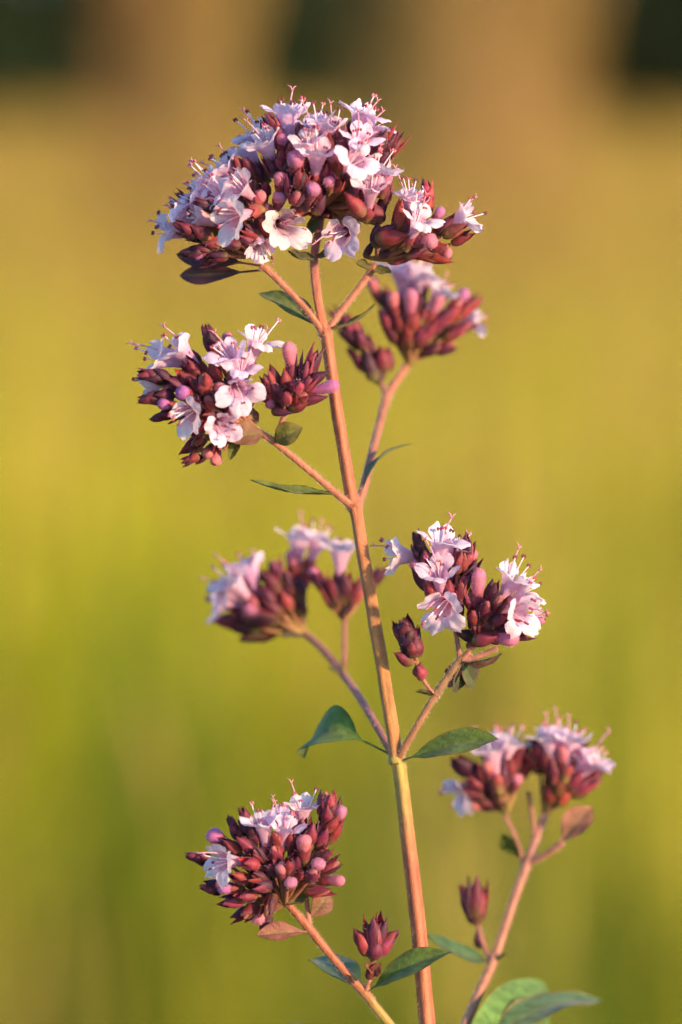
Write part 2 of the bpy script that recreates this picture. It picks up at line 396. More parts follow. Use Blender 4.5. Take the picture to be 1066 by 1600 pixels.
    def fill(s, n, zmin=-1.0, zmax=.35, L=30, W=19, k=.78):
        """buds through the inside and the far side of the head"""
        g = s.rg; i = 0
        while i < n:
            u, v, w = (g.uniform(-1, 1) for _ in range(3))
            q = u * u + v * v + w * w
            if q > 1 or q < .15 or w < zmin or w > zmax: continue
            x = s.c[0] + u * s.r[0] * k; y = s.c[1] + v * s.r[1] * k; z = s.c[2] + w * s.r[2] * .85
            wp = P(x, y, z); d = (wp - P(*s.base) + (U * .2) * 20 * S).normalized()
            rot = frame(d, B + U * .3, g.uniform(0, 360)); c = g.uniform(.6, 1.1)
            link('closed_bud', g.choice(CLOSED), s.o, wp, rot, (W / 20 * g.uniform(.8, 1.1),) * 2 + (L / 34 * g.uniform(.8, 1.15),), (c, c, c)); s.stalk(wp - d * (L * .45 * S)); i += 1
    def finish(s, r0=5.5, r1=2.6, col=(.26, .14, .06)):
        b = MB(); w0 = Vector(s.o['_w']); base = w0; g = s.rg
        for w in s.stalks:
            a = Vector((0, 0, 0)); e = (w - base) / S; L = e.length
            mid = a.lerp(e, .5) + (U * -.10 + B * -.05) * L * .6 + Vector((g.uniform(-1, 1), g.uniform(-1, 1), 0)) * 2
            pts = [a * (1 - t) ** 2 + mid * 2 * t * (1 - t) + e * t * t for t in (0, .2, .4, .6, .8, 1)]
            b.tube(pts, [r0 - (r0 - r1) * t / 5 for t in range(6)], lambda t, a: lerp(col, (.28, .07, .06), t * .8), 6)
        link('flower_stalk', b.mesh('flower_stalk', [M_STEM]), s.o, w0)

# ------------------------------------------------------------------ stems and leaves
def smooth_path(pts, n=8):
    """Catmull-Rom through (x,y,z,r)"""
    out = []; m = len(pts)
    for i in range(m - 1):
        p0, p1, p2, p3 = pts[max(i - 1, 0)], pts[i], pts[i + 1], pts[min(i + 2, m - 1)]
        for k in range(n):
            t = k / n
            out.append(tuple(.5 * (2 * b + (c - a) * t + (2 * a - 5 * b + 4 * c - d) * t * t + (3 * b - a - 3 * c + d) * t ** 3) for a, b, c, d in zip(p0, p1, p2, p3)))
    out.append(tuple(pts[-1])); return out
STEM_RED = (.41, .130, .066); STEM_GREEN = (.34, .28, .06); STEM_PURPLE = (.30, .10, .085); STEM_PALE = (.38, .17, .115)
def stem(name, pts, col, hairs=400, square=.09, seed=3, tail=None, sides=14, hl=5):
    """pts: (x,y,z,radius); col(y, t) -> colour"""
    g = random.Random(seed); path = smooth_path(pts, 7); b = MB()
    path = [(x + 1.6 * nz(y * .012, seed, 0), y, z + 2 * nz(y * .012, seed, 5), r * (1 + .05 * nz(y * .03, seed, 9))) for x, y, z, r in path]; w0 = P(*path[0][:3]); P3 = [(P(*p[:3]) - w0) / S for p in path]; rad = [p[3] * (1 if name == 'main_stem' else .82) for p in path]; ys = [p[1] for p in path]
    if tail:
        for w, r in tail: P3.append((w - w0) / S); rad.append(r); ys.append(ys[-1] + 200)
    n = len(P3)
    b.tube(P3, rad, lambda t, a: tuple(x * (1 + .16 * math.cos(4 * a + .8) + .22 * nz(a * 2, t * 40, seed)) for x in col(ys[min(n - 1, int(t * (n - 1) + .5))], t)), sides, 0, square)
    m = len(path) - 1
    for _ in range(int(hairs * 1.8)):
        f = g.uniform(0, m - .001); i = int(f); p = P3[i].lerp(P3[i + 1], f - i); t = (P3[i + 1] - P3[i]).normalized(); a = g.uniform(0, 6.283)
        q = t.orthogonal().normalized(); dd = q * math.cos(a) + t.cross(q) * math.sin(a); r = rad[i] * .97
        b.hair(p + dd * r, dd + t * g.uniform(-.5, .3), g.uniform(.4, 1) * hl, .30, (.80, .58, .48), 1)
    return link(name, b.mesh(name, [M_STEM, M_HAIR]), plant, w0)
def leaf(base, tip, width, normal=(0, .6, .8), bend=0.0, fold=.3, col=(.06, .115, .04), edge=(.16, .07, .04), parent=None, wave=1.0, seed=0, petiole=0.0, asym=0.0, belly=.42, rows_out=None, label=None):
    """ovate leaf with folded blade, midrib and side veins; normal in (right, up, towards viewer)"""
    g = random.Random(seed); a = P(*base); e = P(*tip); ax = e - a; L = ax.length / S; ax.normalize()
    nn = R * normal[0] + U * normal[1] + B * normal[2]; nn = (nn - ax * nn.dot(ax)).normalized(); lat = ax.cross(nn)
    b = MB(); NI, NJ = 18, 10; rows = []; cols = []
    for i in range(NI + 1):
        t = i / NI; tt = max(0, (t - petiole) / (1 - petiole))
        w = width * .5 * (math.sin(math.pi * tt ** (math.log(.5) / math.log(belly))) ** .8 if 0 < tt < 1 else 0)
        w = max(w, 1.6 * (1 - t) + .3); row = []; cr = []
        for j in range(NJ + 1):
            s = j / NJ * 2 - 1
            c0 = ax * (L * t) + nn * (bend * L * math.sin(math.pi * t * .9) * .5)
            h = abs(s) * w * fold + wave * 1.6 * math.sin(t * 13 + s * 2 + seed) * abs(s) ** 2 * min(1, w / 12) + asym * s * w
            vein = .35 * math.cos((t * 8 - abs(s) * 1.6) * 2 * math.pi)
            row.append(c0 + lat * (s * w * math.sqrt(max(.2, 1 - fold * fold * .5))) + nn * (h + vein * min(1, w / 10) + (-.9 if abs(s) < .05 else 0)))
            k = 1 + .45 * vein + .35 * nz(t * 4, s * 2, seed); c = lerp(col, edge, sm((abs(s) - .80) * 5) * .75)
            if abs(s) < .08: c = lerp(c, (.22, .22, .08), .5)
            cr.append(tuple(x * k for x in c))
        rows.append(row); cols.append(cr)
    b.grid(rows, cols, 0)
    under = [[p - nn * .9 for p in row] for row in rows]
    b.grid(under, [[lerp(c, (.16, .19, .09), .35) for c in cr] for cr in cols], 0)
    o = link('leaf', b.mesh('leaf', [M_LEAF]), parent or plant, a)
    if label: o['label'] = label
    return o


# ------------------------------------------------------------------ the meadow behind
def tag(o, label=None, cat=None, group=None, kind=None):
    for k, v in (('label', label), ('category', cat), ('group', group), ('kind', kind)):
        if v: o[k] = v
    return o
def np_mesh(name, V, Q, C, mats, tri=False):
    me = bpy.data.meshes.new(name); n = 3 if tri else 4
    me.vertices.add(len(V)); me.vertices.foreach_set('co', V.astype(np.float32).ravel())
    me.loops.add(Q.size); me.loops.foreach_set('vertex_index', Q.astype(np.int32).ravel())
    me.polygons.add(len(Q)); me.polygons.foreach_set('loop_start', np.arange(len(Q), dtype=np.int32) * n)
    at = me.color_attributes.new('Col', 'FLOAT_COLOR', 'POINT')
    at.data.foreach_set('color', np.concatenate([C, np.ones((len(C), 1))], 1).astype(np.float32).ravel())
    for m in mats: me.materials.append(m)
    me.update(calc_edges=True); me.validate(); return me
nr = np.random.default_rng(5)

b = MB(); N = 60
span = [-900, -300, -120] + list(np.linspace(-60, 60, 41)) + [120, 300, 900]
spany = [-300, -80, -20] + list(np.linspace(-6, 80, 60)) + [130, 300, 900]
rows = []; cols = []
for yy in spany:
    row = []; cr = []
    for xx in span:
        d = math.hypot(xx, yy - .5); h = 0 if d < 2 else .05 * nz(xx * .25, yy * .25, 3) * min(1, (d - 2) / 4)
        t = nz(xx * .3, yy * .3, 7)
        row.append((xx, yy, h)); cr.append(lerp((.16, .14, .03), (.26, .19, .06), sm((yy - 3) / 12 + .4 * t)))
    rows.append(row); cols.append(cr)
b.grid(rows, cols, 0)
ground = link('ground', b.mesh('ground', [M_GROUND], 1.0), None, (0, 0, 0)); tag(ground, kind='structure')

def patch(x, y, f, s):
    """smooth pseudo-random patches 0..1"""
    return .5 + .25 * (np.sin(x * f + s) * np.cos(y * f * .6 + s * 2.1) + np.sin(x * f * 1.9 - y * f * .45 + s * 3.3) )
def strips(x, y, z0, h, w, lean, az, face, c0, c1, nseg=3):
    """tapered bent strips; returns vertices, quads, colours"""
    n = len(x); V = []; C = []
    for k in range(nseg + 1):
        t = k / nseg
        ww = w * (1 - t) ** .7 * .5 + .0004
        px = x + np.cos(az) * lean * t * t; py = y + np.sin(az) * lean * t * t; pz = z0 + h * (t - .12 * t * t * lean / h)
        for s in (-1, 1):
            V.append(np.stack([px + s * ww * np.cos(face), py + s * ww * np.sin(face), pz], 1)); C.append(c0 + (c1 - c0) * t)
    V = np.stack(V, 1); C = np.stack(C, 1); m = V.shape[1]
    base = np.arange(n)[:, None] * m
    Q = np.concatenate([base + np.array([[2 * k, 2 * k + 1, 2 * k + 3, 2 * k + 2]]) for k in range(nseg)], 0)
    return V.reshape(-1, 3), Q, C.reshape(-1, 3)
def field(n, d0, d1, half0, halfk, power=1.0):
    """points over the meadow ahead, thinner with distance"""
    u = nr.random(n); D = d0 * (d1 / d0) ** u if power == 1 else d0 + (d1 - d0) * u ** power
    X = (nr.random(n) * 2 - 1) * (half0 + halfk * D) * np.where(nr.random(n) < .3, 2.3, 1)
    return X, D
# green and yellowing blades
n = 72000; X, D = field(n, .75, 45, .7, .27)
keep = np.hypot(X - .02, D - .54) > .10; X, D = X[keep], D[keep]; n = len(X)
pt = patch(X / D * 3, D, 5.0, 1.3) * .6 + patch(X / D * 3, D, 2.2, 4.0) * .4
dry = np.clip((np.log(D) - .42) / 2.45 + (pt - .5) * .6 + nr.normal(0, .14, n), 0, 1)[:, None]
gr = np.array([.145, .185, .009]); yl = np.array([.47, .465, .012]); tn = np.array([.43, .345, .055])
ctop = np.where(dry < .5, gr + (yl - gr) * dry * 2, yl + (tn - yl) * (dry - .5) * 2) * nr.uniform(.75, 1.2, (n, 1))
cbot = ctop * .85 + np.array([.02, .02, .0])
h = np.clip(nr.normal(.33, .07, n) + .05 * (pt - .5), .14, .52) * np.clip(.75 + D * .12, .75, 1.0)
h = np.where(D < 1.25, np.minimum(h, .34), h)
V, Q, C = strips(X, D, np.full(n, -.03), h, (.0045 + .0012 * D) * nr.uniform(.7, 1.3, n), h * nr.uniform(.05, .5, n), nr.uniform(0, 6.28, n), nr.uniform(-.9, .9, n), cbot, ctop)
parts = [(V, Q, C)]                                    # denser bunches of green or straw-coloured blades
bunches = [(255, 2.6, .50, (.11, .17, .01)), (720, 2.2, .46, (.62, .44, .12)), (10, 2.1, .42, (.46, .32, .07)), (905, 2.1, .43, (.09, .15, .008)), (420, 3.4, .52, (.60, .50, .05)), (830, 3.6, .56, (.62, .48, .08)), (960, 3.1, .50, (.14, .19, .01)), (130, 3.8, .52, (.62, .56, .03)),
           (560, 2.4, .40, (.16, .22, .01)), (1040, 2.5, .50, (.58, .50, .05)), (330, 2.0, .42, (.50, .42, .03)), (640, 4.2, .58, (.56, .42, .08)), (780, 2.9, .44, (.13, .19, .01)), (60, 5.0, .60, (.56, .42, .08)), (1010, 6.0, .62, (.52, .38, .08)), (480, 2.0, .38, (.12, .18, .01))]
for px, D0, hh, cc in bunches:
    m = 32; X = (px - 533) / 6667 * D0 + nr.normal(0, .028 * D0 / 2.5, m); Y = D0 + nr.normal(0, .15, m); h2 = hh * nr.uniform(.75, 1.08, m); c2 = np.array([cc]) * nr.uniform(.8, 1.15, (m, 1))
    parts.append(strips(X, Y, np.full(m, -.03), h2, np.full(m, .007), h2 * nr.uniform(.0, .12, m), nr.uniform(0, 6.28, m), nr.uniform(-.5, .5, m), c2 * .9, c2))
o_ = 0; VV, QQ, CC = [], [], []
for v_, q_, c_ in parts: VV.append(v_); QQ.append(q_ + o_); CC.append(c_); o_ += len(v_)
V, Q, C = np.concatenate(VV), np.concatenate(QQ), np.concatenate(CC)
tag(link('meadow_grass', np_mesh('meadow_grass', V, Q, C, [M_GRASS]), None, (0, 0, 0)), 'soft green and yellow meadow grass behind the flowering plant', 'grass', kind='stuff')
# ripe seed heads standing above it
def seed_heads(X, Y, H, hw, hl, c, lmax=.16):
    n = len(X); az = nr.uniform(0, 6.28, n); lean = H * nr.uniform(.01, lmax, n); z0 = np.full(n, -.03)
    st = c * .85
    a = strips(X, Y, z0, H, np.maximum(.0028, hw * .25), lean, az, nr.uniform(-.6, .6, n), st * .9, st)
    tx = X + np.cos(az) * lean; ty = Y + np.sin(az) * lean; tz = z0 + H * (1 - .12 * lean / H)
    parts = [a]
    for f in (0.4, 1.9):
        Vh = []; 
        for k, (q, ww) in enumerate(((-.15, .15), (.25, .9), (.6, .8), (1.0, .1))):
            for s in (-1, 1):
                Vh.append(np.stack([tx + np.cos(az) * hl * q * .25 + s * hw * ww * .5 * math.cos(f), ty + np.sin(az) * hl * q * .25 + s * hw * ww * .5 * math.sin(f), tz + hl * (q - .35)], 1))
        Vh = np.stack(Vh, 1); base = np.arange(n)[:, None] * 8
        Qh = np.concatenate([base + np.array([[2 * k, 2 * k + 1, 2 * k + 3, 2 * k + 2]]) for k in range(3)], 0)
        parts.append((Vh.reshape(-1, 3), Qh, np.repeat(c * 1.05, 8, 0)))
    o = 0; VV, QQ, CC = [], [], []
    for v, q, cc in parts: VV.append(v); QQ.append(q + o); CC.append(cc); o += len(v)
    return np.concatenate(VV), np.concatenate(QQ), np.concatenate(CC)
n = 13000; X, D = field(n, 1.9, 48, .7, .27)
pt = patch(X, D, 1.7, 2.2); k = (nr.random(n) < .25 + .75 * pt) & (nr.random(n) < np.clip((D - 1.5) / 9, .12, 1)); X, D, pt = X[k], D[k], pt[k]; n = len(X)
H = np.where(D > 6, np.clip(.50 + nr.exponential(.035, n), .4, .72), np.clip(nr.normal(.50, .08, n), .3, .68))
c = (np.array([[.46, .33, .07]]) + (np.array([[.37, .22, .065]]) - np.array([[.46, .33, .07]])) * nr.random((n, 1))) * nr.uniform(.8, 1.15, (n, 1))
V, Q, C = seed_heads(X, D, H, .006 + .0016 * D, .05 + .002 * D, c)
tag(link('seed_grass', np_mesh('seed_grass', V, Q, C, [M_DRY]), None, (0, 0, 0)), 'ripe tan seed heads standing over the meadow grass', 'grass', kind='stuff')
# tall tufts in front of the dark trees
def tuft(px, spread, D, hgt, num, c0, lab):
    """px: sideways place in drawing units seen at 0.533 m"""
    cx = (px - 533) * S / FOCUS * D; g = nr
    X = g.uniform(-spread, spread, num); Y = g.normal(0, .08, num)
    H = np.clip(g.normal(hgt, .10, num), .5, 1.6); c = np.array([c0]) * g.uniform(.75, 1.2, (num, 1))
    V, Q, C = seed_heads(X, Y, H, np.full(num, .026), np.full(num, .26), c, .035)
    num2 = num * 2; X = g.uniform(-spread, spread, num2); Y = g.normal(0, .08, num2); hh = g.uniform(.35, .8, num2) * hgt
    V2, Q2, C2 = strips(X, Y, np.full(num2, -.03), hh, np.full(num2, .018), hh * g.uniform(.02, .10, num2), g.uniform(0, 6.28, num2), g.uniform(-.8, .8, num2), np.repeat(np.array([c0]) * .8, num2, 0), np.repeat(np.array([c0]), num2, 0))
    me = np_mesh('tall_grass_tuft', np.concatenate([V, V2]), np.concatenate([Q, Q2 + len(V)]), np.concatenate([C, C2]), [M_DRY])
    tag(link('tall_grass_tuft', me, None, (cx, D, 0)), lab, 'grass tuft', 'tall dry tufts in front of the trees')
for a in [(222, .105, 13, 1.12, 46, (.34, .19, .075), 'russet brown tuft of tall grass beside the brighter tan tuft'), (328, .075, 12.4, 1.26, 100, (.46, .31, .09), 'tan tuft of tall grass between the russet tuft and the dark gap'),
          (590, .110, 13.5, 1.18, 40, (.36, .25, .08), 'thin brown tuft of tall grass just past the dark gap in the trees'), (668, .06, 14.5, 1.12, 24, (.30, .20, .065), 'sparse dark brown tuft of grass between the thin and the broad pale tuft'),
          (787, .175, 13, 1.30, 150, (.52, .35, .12), 'broad pale tan tuft of tall dry grass, the densest one'), (895, .05, 12.5, 1.05, 12, (.44, .28, .08), 'few low grass stalks at the edge of the broad pale tuft'),
          (-240, .24, 13.5, 1.2, 110, (.44, .24, .08), 'wide tuft of tall dry grass on the far side of the russet tuft'), (1300, .24, 13, 1.2, 120, (.46, .26, .08), 'wide tuft of tall dry grass away beyond the broad pale tuft')]: tuft(*a)

# trees along the far edge of the meadow
def tree_meshes(seed, h):
    g = random.Random(seed); q = np.random.default_rng(seed); b = MB()
    pts = [(0, 0, -.2)]
    for i in range(1, 7): pts.append((pts[-1][0] + g.uniform(-.12, .12), pts[-1][1] + g.uniform(-.12, .12), h * .8 * i / 6))
    b.tube(pts, [.26, .21, .18, .15, .11, .07, .03], (.05, .035, .02), 9)
    cl = []
    for i in range(64):
        z = h * (.06 + .92 * g.random() if i < 46 else .02 + .17 * g.random()); t = z / h; rr = h * .30 * (math.sin(math.pi * min(1, t * .80 + .19)) ** .6); a = g.uniform(0, 6.28); q_ = rr * g.uniform(.35, 1)
        c = (q_ * math.cos(a), q_ * math.sin(a), z); cl.append((c, h * g.uniform(.055, .12)))
        if i % 3 == 0:
            p0 = pts[min(6, max(1, int(t * 5)))]; b.tube([p0, tuple((x + y) * .5 for x, y in zip(p0, c)), c], [.07, .05, .015], (.05, .035, .02), 5)
    trunk = b.mesh('trunk', [M_BARK], 1.0)
    ctr = []; siz = []; shade = []
    for c, s in cl:
        m = 150; d = q.normal(0, 1, (m, 3)); d /= np.linalg.norm(d, axis=1)[:, None]; d *= (q.random((m, 1)) ** .45) * s * 1.5; d[:, 2] *= .75
        ctr.append(np.array(c) + d); shade.append(np.full(m, q.uniform(.7, 1.25)))
    ctr = np.concatenate(ctr); shade = np.concatenate(shade); n = len(ctr)
    a = q.normal(0, 1, (n, 3)); a /= np.linalg.norm(a, axis=1)[:, None]; e = np.cross(a, q.normal(0, 1, (n, 3))); e /= np.linalg.norm(e, axis=1)[:, None]; s = q.uniform(.09, .18, (n, 1))
    V = np.stack([ctr - a * s, ctr + e * s * .55, ctr + a * s, ctr - e * s * .55], 1).reshape(-1, 3)
    C = np.repeat(np.array([[.030, .046, .016]]) * shade[:, None] * q.uniform(.7, 1.3, (n, 1)), 4, 0)  # dark leaf colour stands in for shade lying on the wood
    return trunk, np_mesh('crown', V, np.arange(n * 4).reshape(-1, 4), C, [M_TREELEAF])
kinds = [tree_meshes(i, hh) for i, hh in enumerate((11, 9, 13))]
g = random.Random(4)
for row, (y0, step) in enumerate(((58, 3.4), (63, 3.9))):
    for i in range(-7, 8):
        tr, cr = kinds[(i * 2 + row) % 3]
        o = bpy.data.objects.new('tree', None); COL.objects.link(o); o.location = (i * step + g.uniform(-.9, .9), y0 + g.uniform(-1.5, 1.5), 0); o.rotation_euler.z = g.uniform(0, 6.28); o.scale = (g.uniform(.9, 1.2),) * 3
        tag(o, 'dark leafy tree in the row along the far meadow edge', 'tree', 'trees along the far meadow edge')
        for nm, me in (('trunk', tr), ('crown', cr)):
            p = bpy.data.objects.new(nm, me); COL.objects.link(p); p.parent = o

# ------------------------------------------------------------------ the oregano plant
GRN = (.065, .115, .04); OLIVE = (.13, .14, .035); PURP = (.13, .035, .045)
def main_col(y, t):
    if y < 520: return lerp(STEM_PURPLE, STEM_RED, sm((y - 380) / 120))
    if y < 1180: return lerp(STEM_RED, (.40, .17, .055), sm((y - 700) / 350))
    return lerp((.37, .27, .06), STEM_RED, sm((y - 1190) / 170))
def red(y, t): return lerp(STEM_RED, STEM_PALE, .35)
def purple(y, t): return lerp(STEM_PURPLE, STEM_PALE, .45)
stem('main_stem', [(506, 312, -20, 4.7), (500, 350, -15, 6.0), (491, 398, -10, 7.0), (495, 450, -5, 7.4), (505, 512, 0, 8.0), (507, 520, 0, 10.7), (511, 532, 0, 9.1), (528, 650, 0, 9.3), (549, 775, 0, 9.8), (553, 790, 0, 12.6), (557, 804, 0, 10.0), (582, 950, -10, 10.2), (610, 1120, -15, 10.4),
    (618, 1172, -15, 10.6), (621, 1187, -15, 14.0), (625, 1203, -15, 11.0), (640, 1330, -15, 11.3), (655, 1460, -20, 11.9), (668, 1600, -20, 12.5), (684, 1690, -25, 13.0), (690, 1710, -25, 16.7), (697, 1740, -25, 14.0)],
    main_col, hairs=2600, tail=[(O + Vector((.018, .004, -.15)), 17), (O + Vector((.021, .008, -.35)), 22), (O + Vector((.022, .012, -O.z - .02)), 26)])
# side stalks
stem('side_stalk', [(506, 520, 0, 7), (482, 488, 10, 6.5), (452, 455, 16, 6.5), (421, 424, 20, 7), (408, 414, 20, 7.5)], red, 450, seed=11)
stem('side_stalk', [(509, 520, -4, 7), (528, 493, -8, 6.5), (556, 457, -12, 6.5), (577, 428, -14, 7), (584, 412, -14, 8)], red, 400, seed=12)
stem('side_stalk', [(552, 792, 2, 8), (530, 775, 12, 7.5), (480, 732, 28, 6.8), (432, 693, 36, 6.5), (410, 678, 38, 6), (385, 664, 36, 5)], red, 700, seed=13)
stem('side_stalk', [(430, 692, 36, 5), (437, 668, 44, 4.6), (444, 648, 50, 4.6)], purple, 120, seed=14)
stem('side_stalk', [(557, 792, -4, 8), (568, 764, -40, 8), (583, 700, -150, 8), (601, 634, -290, 8), (606, 618, -310, 8.5), (620, 595, -340, 7.5), (636, 572, -360, 7)], red, 500, seed=15, hl=6)
stem('side_stalk', [(604, 622, -305, 6), (597, 600, -330, 5.5), (588, 578, -345, 5)], purple, 60, seed=16)
stem('side_stalk', [(619, 1186, -18, 7.5), (600, 1155, -60, 7), (565, 1095, -180, 7), (535, 1052, -290, 7), (505, 1015, -350, 6.5), (476, 990, -390, 6)], lambda y, t: lerp(STEM_PURPLE, (.34, .13, .13), .6), 450, seed=17, hl=6)
stem('side_stalk', [(536, 1053, -288, 6), (538, 1020, -320, 5.5), (539, 968, -350, 5.5)], purple, 100, seed=18)
stem('side_stalk', [(622, 1187, -10, 7), (640, 1155, 0, 6.6), (677, 1092, 0, 7), (682, 1084, 0, 7.8), (700, 1058, 0, 6.6), (720, 1030, 0, 7.4), (726, 1022, 0, 6)], lambda y, t: lerp((.30, .12, .06), (.22, .13, .06), t), 520, seed=19)
stem('side_stalk', [(720, 1032, 0, 5.5), (716, 1010, 2, 5), (712, 985, 4, 5)], purple, 100, seed=20)
stem('side_stalk', [(722, 1032, 2, 5.5), (736, 1014, 6, 5), (750, 998, 10, 5)], purple, 90, seed=21)
stem('side_stalk', [(722, 1032, 0, 5.2), (752, 1024, 0, 5), (778, 1012, 0, 4.5)], purple, 100, seed=22)
stem('side_stalk', [(680, 1088, 2, 4.5), (667, 1070, 5, 4), (657, 1050, 7, 4.2), (651, 1030, 8, 3.6)], red, 130, seed=23)
stem('side_stalk', [(688, 1706, -20, 11), (640, 1640, 8, 9.5), (590, 1577, 26, 8.5), (572, 1553, 30, 9.5), (550, 1530, 30, 8), (515, 1490, 32, 7.8), (485, 1454, 36, 8.5), (463, 1428, 36, 7), (440, 1402, 30, 6.5)], lambda y, t: lerp((.40, .26, .07), STEM_RED, sm((1590 - y) / 60)), 700, seed=24)
stem('side_stalk', [(484, 1455, 30, 5.5), (482, 1430, 20, 5), (478, 1400, 10, 5)], red, 120, seed=25)
stem('side_stalk', [(571, 1552, 34, 4.5), (578, 1530, 40, 4.2), (583, 1500, 44, 4)], red, 120, seed=26)
stem('side_stalk', [(692, 1706, -30, 10), (715, 1630, -120, 9), (745, 1560, -220, 9), (769, 1506, -280, 9.5), (795, 1430, -320, 8.5), (822, 1355, -340, 9), (840, 1305, -350, 8), (853, 1272, -355, 7)], lambda y, t: lerp((.44, .20, .10), (.40, .17, .14), t), 450, seed=27, hl=6)
stem('side_stalk', [(768, 1506, -280, 5.5), (757, 1480, -300, 5), (746, 1444, -310, 5)], purple, 90, seed=28)
stem('side_stalk', [(826, 1350, -340, 6), (855, 1334, -325, 6.5), (880, 1316, -315, 7)], purple, 80, seed=29)
stem('side_stalk', [(818, 1352, -345, 5), (806, 1310, -350, 4.6), (788, 1274, -355, 4.6)], purple, 80, seed=30)
stem('side_stalk', [(836, 1318, -348, 5), (833, 1280, -352, 4.6), (826, 1236, -356, 4.6)], purple, 80, seed=31)

# leaves
leaf((519, 771, 22), (393, 746, 34), 34, (.05, .95, .32), bend=-.16, fold=.35, col=(.14, .17, .04), edge=(.14, .05, .03), seed=1)
leaf((494, 507, -6), (404, 461, -60), 44, (.30, .55, .70), bend=.2, fold=.3, col=(.15, .19, .06), edge=(.08, .09, .04), seed=2)
leaf((512, 516, -2), (585, 471, 10), 20, (-.35, .9, .15), bend=-.25, fold=.5, col=(.20, .17, .04), edge=(.06, .03, .02), seed=3)
leaf((560, 786, -20), (648, 699, -150), 22, (-.5, .8, -.05), bend=.30, fold=.3, col=(.14, .18, .08), edge=(.18, .09, .06), seed=4)
leaf((612, 1180, -30), (486, 1198, -150), 100, (-.25, .70, .50), bend=.72, fold=.25, col=(.12, .20, .04), edge=(.10, .13, .04), seed=5, petiole=.26, belly=.45)
leaf((628, 1188, -6), (779, 1156, 40), 66, (.10, .80, .60), bend=.10, fold=.22, col=(.14, .21, .04), edge=(.30, .17, .03), seed=6, petiole=.13, belly=.52)
leaf((573, 1550, 36), (706, 1489, 60), 60, (-.05, .86, .55), bend=.14, fold=.25, col=(.14, .21, .04), edge=(.22, .14, .04), seed=7, petiole=.14, belly=.45)
leaf((566, 1552, 20), (484, 1506, -170), 62, (.1, .8, .5), bend=.2, fold=.2, col=(.09, .17, .07), edge=(.11, .15, .05), seed=8, petiole=.1)
leaf((769, 1504, -285), (668, 1458, -230), 52, (.1, .85, .45), bend=-.15, fold=.25, col=(.08, .16, .07), edge=(.11, .15, .05), seed=9, petiole=.1)
leaf((706, 1690, -60), (846, 1541, -400), 120, (.45, .35, .8), bend=.15, fold=.15, col=(.13, .23, .055), edge=(.17, .24, .06), seed=10, petiole=.12)
leaf((730, 1650, -120), (940, 1574, -390), 70, (-.15, .75, .55), bend=.22, fold=.2, col=(.09, .17, .07), edge=(.36, .24, .06), seed=11, petiole=.2, wave=3)
leaf((676, 1715, 10), (444, 1604, 190), 70, (.2, .9, .3), bend=.1, seed=12, petiole=.15)
leaf((430, 690, 46), (474, 668, 58), 40, (.15, .25, .95), bend=.35, fold=.5, col=(.17, .16, .04), edge=(.22, .06, .05), seed=13, belly=.5)
leaf((410, 676, 44), (358, 690, 62), 44, (-.1, .35, .95), bend=.3, fold=.3, col=(.24, .12, .07), edge=(.26, .10, .08), seed=14, belly=.5)
leaf((372, 688, 46), (360, 719, 52), 20, (-.3, .1, .9), bend=.2, fold=.4, col=(.15, .15, .03), seed=15)
leaf((404, 660, 20), (378, 640, 40), 24, (.3, .5, .8), bend=.2, fold=.3, col=(.26, .10, .08), seed=16)
leaf((491, 402, 0), (452, 389, 30), 36, (-.2, .75, .6), bend=-.35, fold=.3, col=(.11, .10, .045), edge=(.12, .04, .05), seed=17)
leaf((494, 400, 0), (530, 388, 20), 26, (.2, .75, .6), bend=-.2, fold=.3, col=(.11, .10, .045), edge=(.12, .04, .05), seed=18)
leaf((584, 418, -10), (558, 410, 8), 26, (-.2, .6, .7), bend=-.25, fold=.4, col=(.14, .13, .04), edge=(.14, .05, .04), seed=19, belly=.55)
leaf((584, 420, -10), (612, 424, 8), 22, (.2, .6, .7), bend=-.2, fold=.4, col=(.15, .14, .04), edge=(.16, .05, .04), seed=20)
leaf((412, 416, 8), (276, 398, -70), 40, (.0, .25, .95), bend=.05, fold=.3, col=(.13, .05, .06), edge=(.11, .02, .05), seed=21, petiole=.25, belly=.55)
leaf((410, 422, 4), (280, 430, -80), 38, (.1, .25, .95), bend=-.05, fold=.3, col=(.14, .05, .06), edge=(.11, .02, .05), seed=22, petiole=.25, belly=.6)
leaf((505, 320, -10), (478, 372, 10), 30, (-.6, .3, .6), bend=-.2, fold=.4, col=(.12, .12, .04), edge=(.12, .04, .05), seed=23)
leaf((722, 1036, -6), (702, 1074, -40), 30, (-.5, .2, .8), bend=.2, fold=.3, col=(.20, .07, .07), seed=24)
leaf((722, 1034, -6), (716, 1076, -60), 62, (.4, .2, .8), bend=.2, fold=.2, col=(.09, .11, .06), edge=(.20, .07, .09), seed=25, belly=.45)
leaf((724, 1034, -8), (740, 1072, -70), 44, (.5, .1, .8), bend=.1, fold=.2, col=(.10, .12, .05), edge=(.20, .07, .09), seed=26)
leaf((724, 1034, 6), (784, 1020, 20), 22, (.1, -.8, .5), bend=.2, fold=.6, col=(.16, .08, .06), edge=(.10, .03, .04), seed=27)
leaf((674, 1086, 4), (651, 1080, 8), 8, (0, .9, .3), col=OLIVE, seed=28)
leaf((680, 1086, 4), (654, 1078, 24), 9, (0, .9, .4), bend=.2, col=(.2, .14, .05), seed=29)
leaf((484, 1456, 40), (401, 1462, 60), 34, (0, .5, .85), bend=.12, fold=.45, col=(.30, .11, .08), edge=(.20, .05, .06), seed=30, petiole=.08, belly=.6)
leaf((480, 1440, 20), (512, 1388, 6), 40, (.6, .1, .8), bend=.2, fold=.35, col=(.22, .11, .06), edge=(.20, .06, .06), seed=31, petiole=.12, belly=.55)
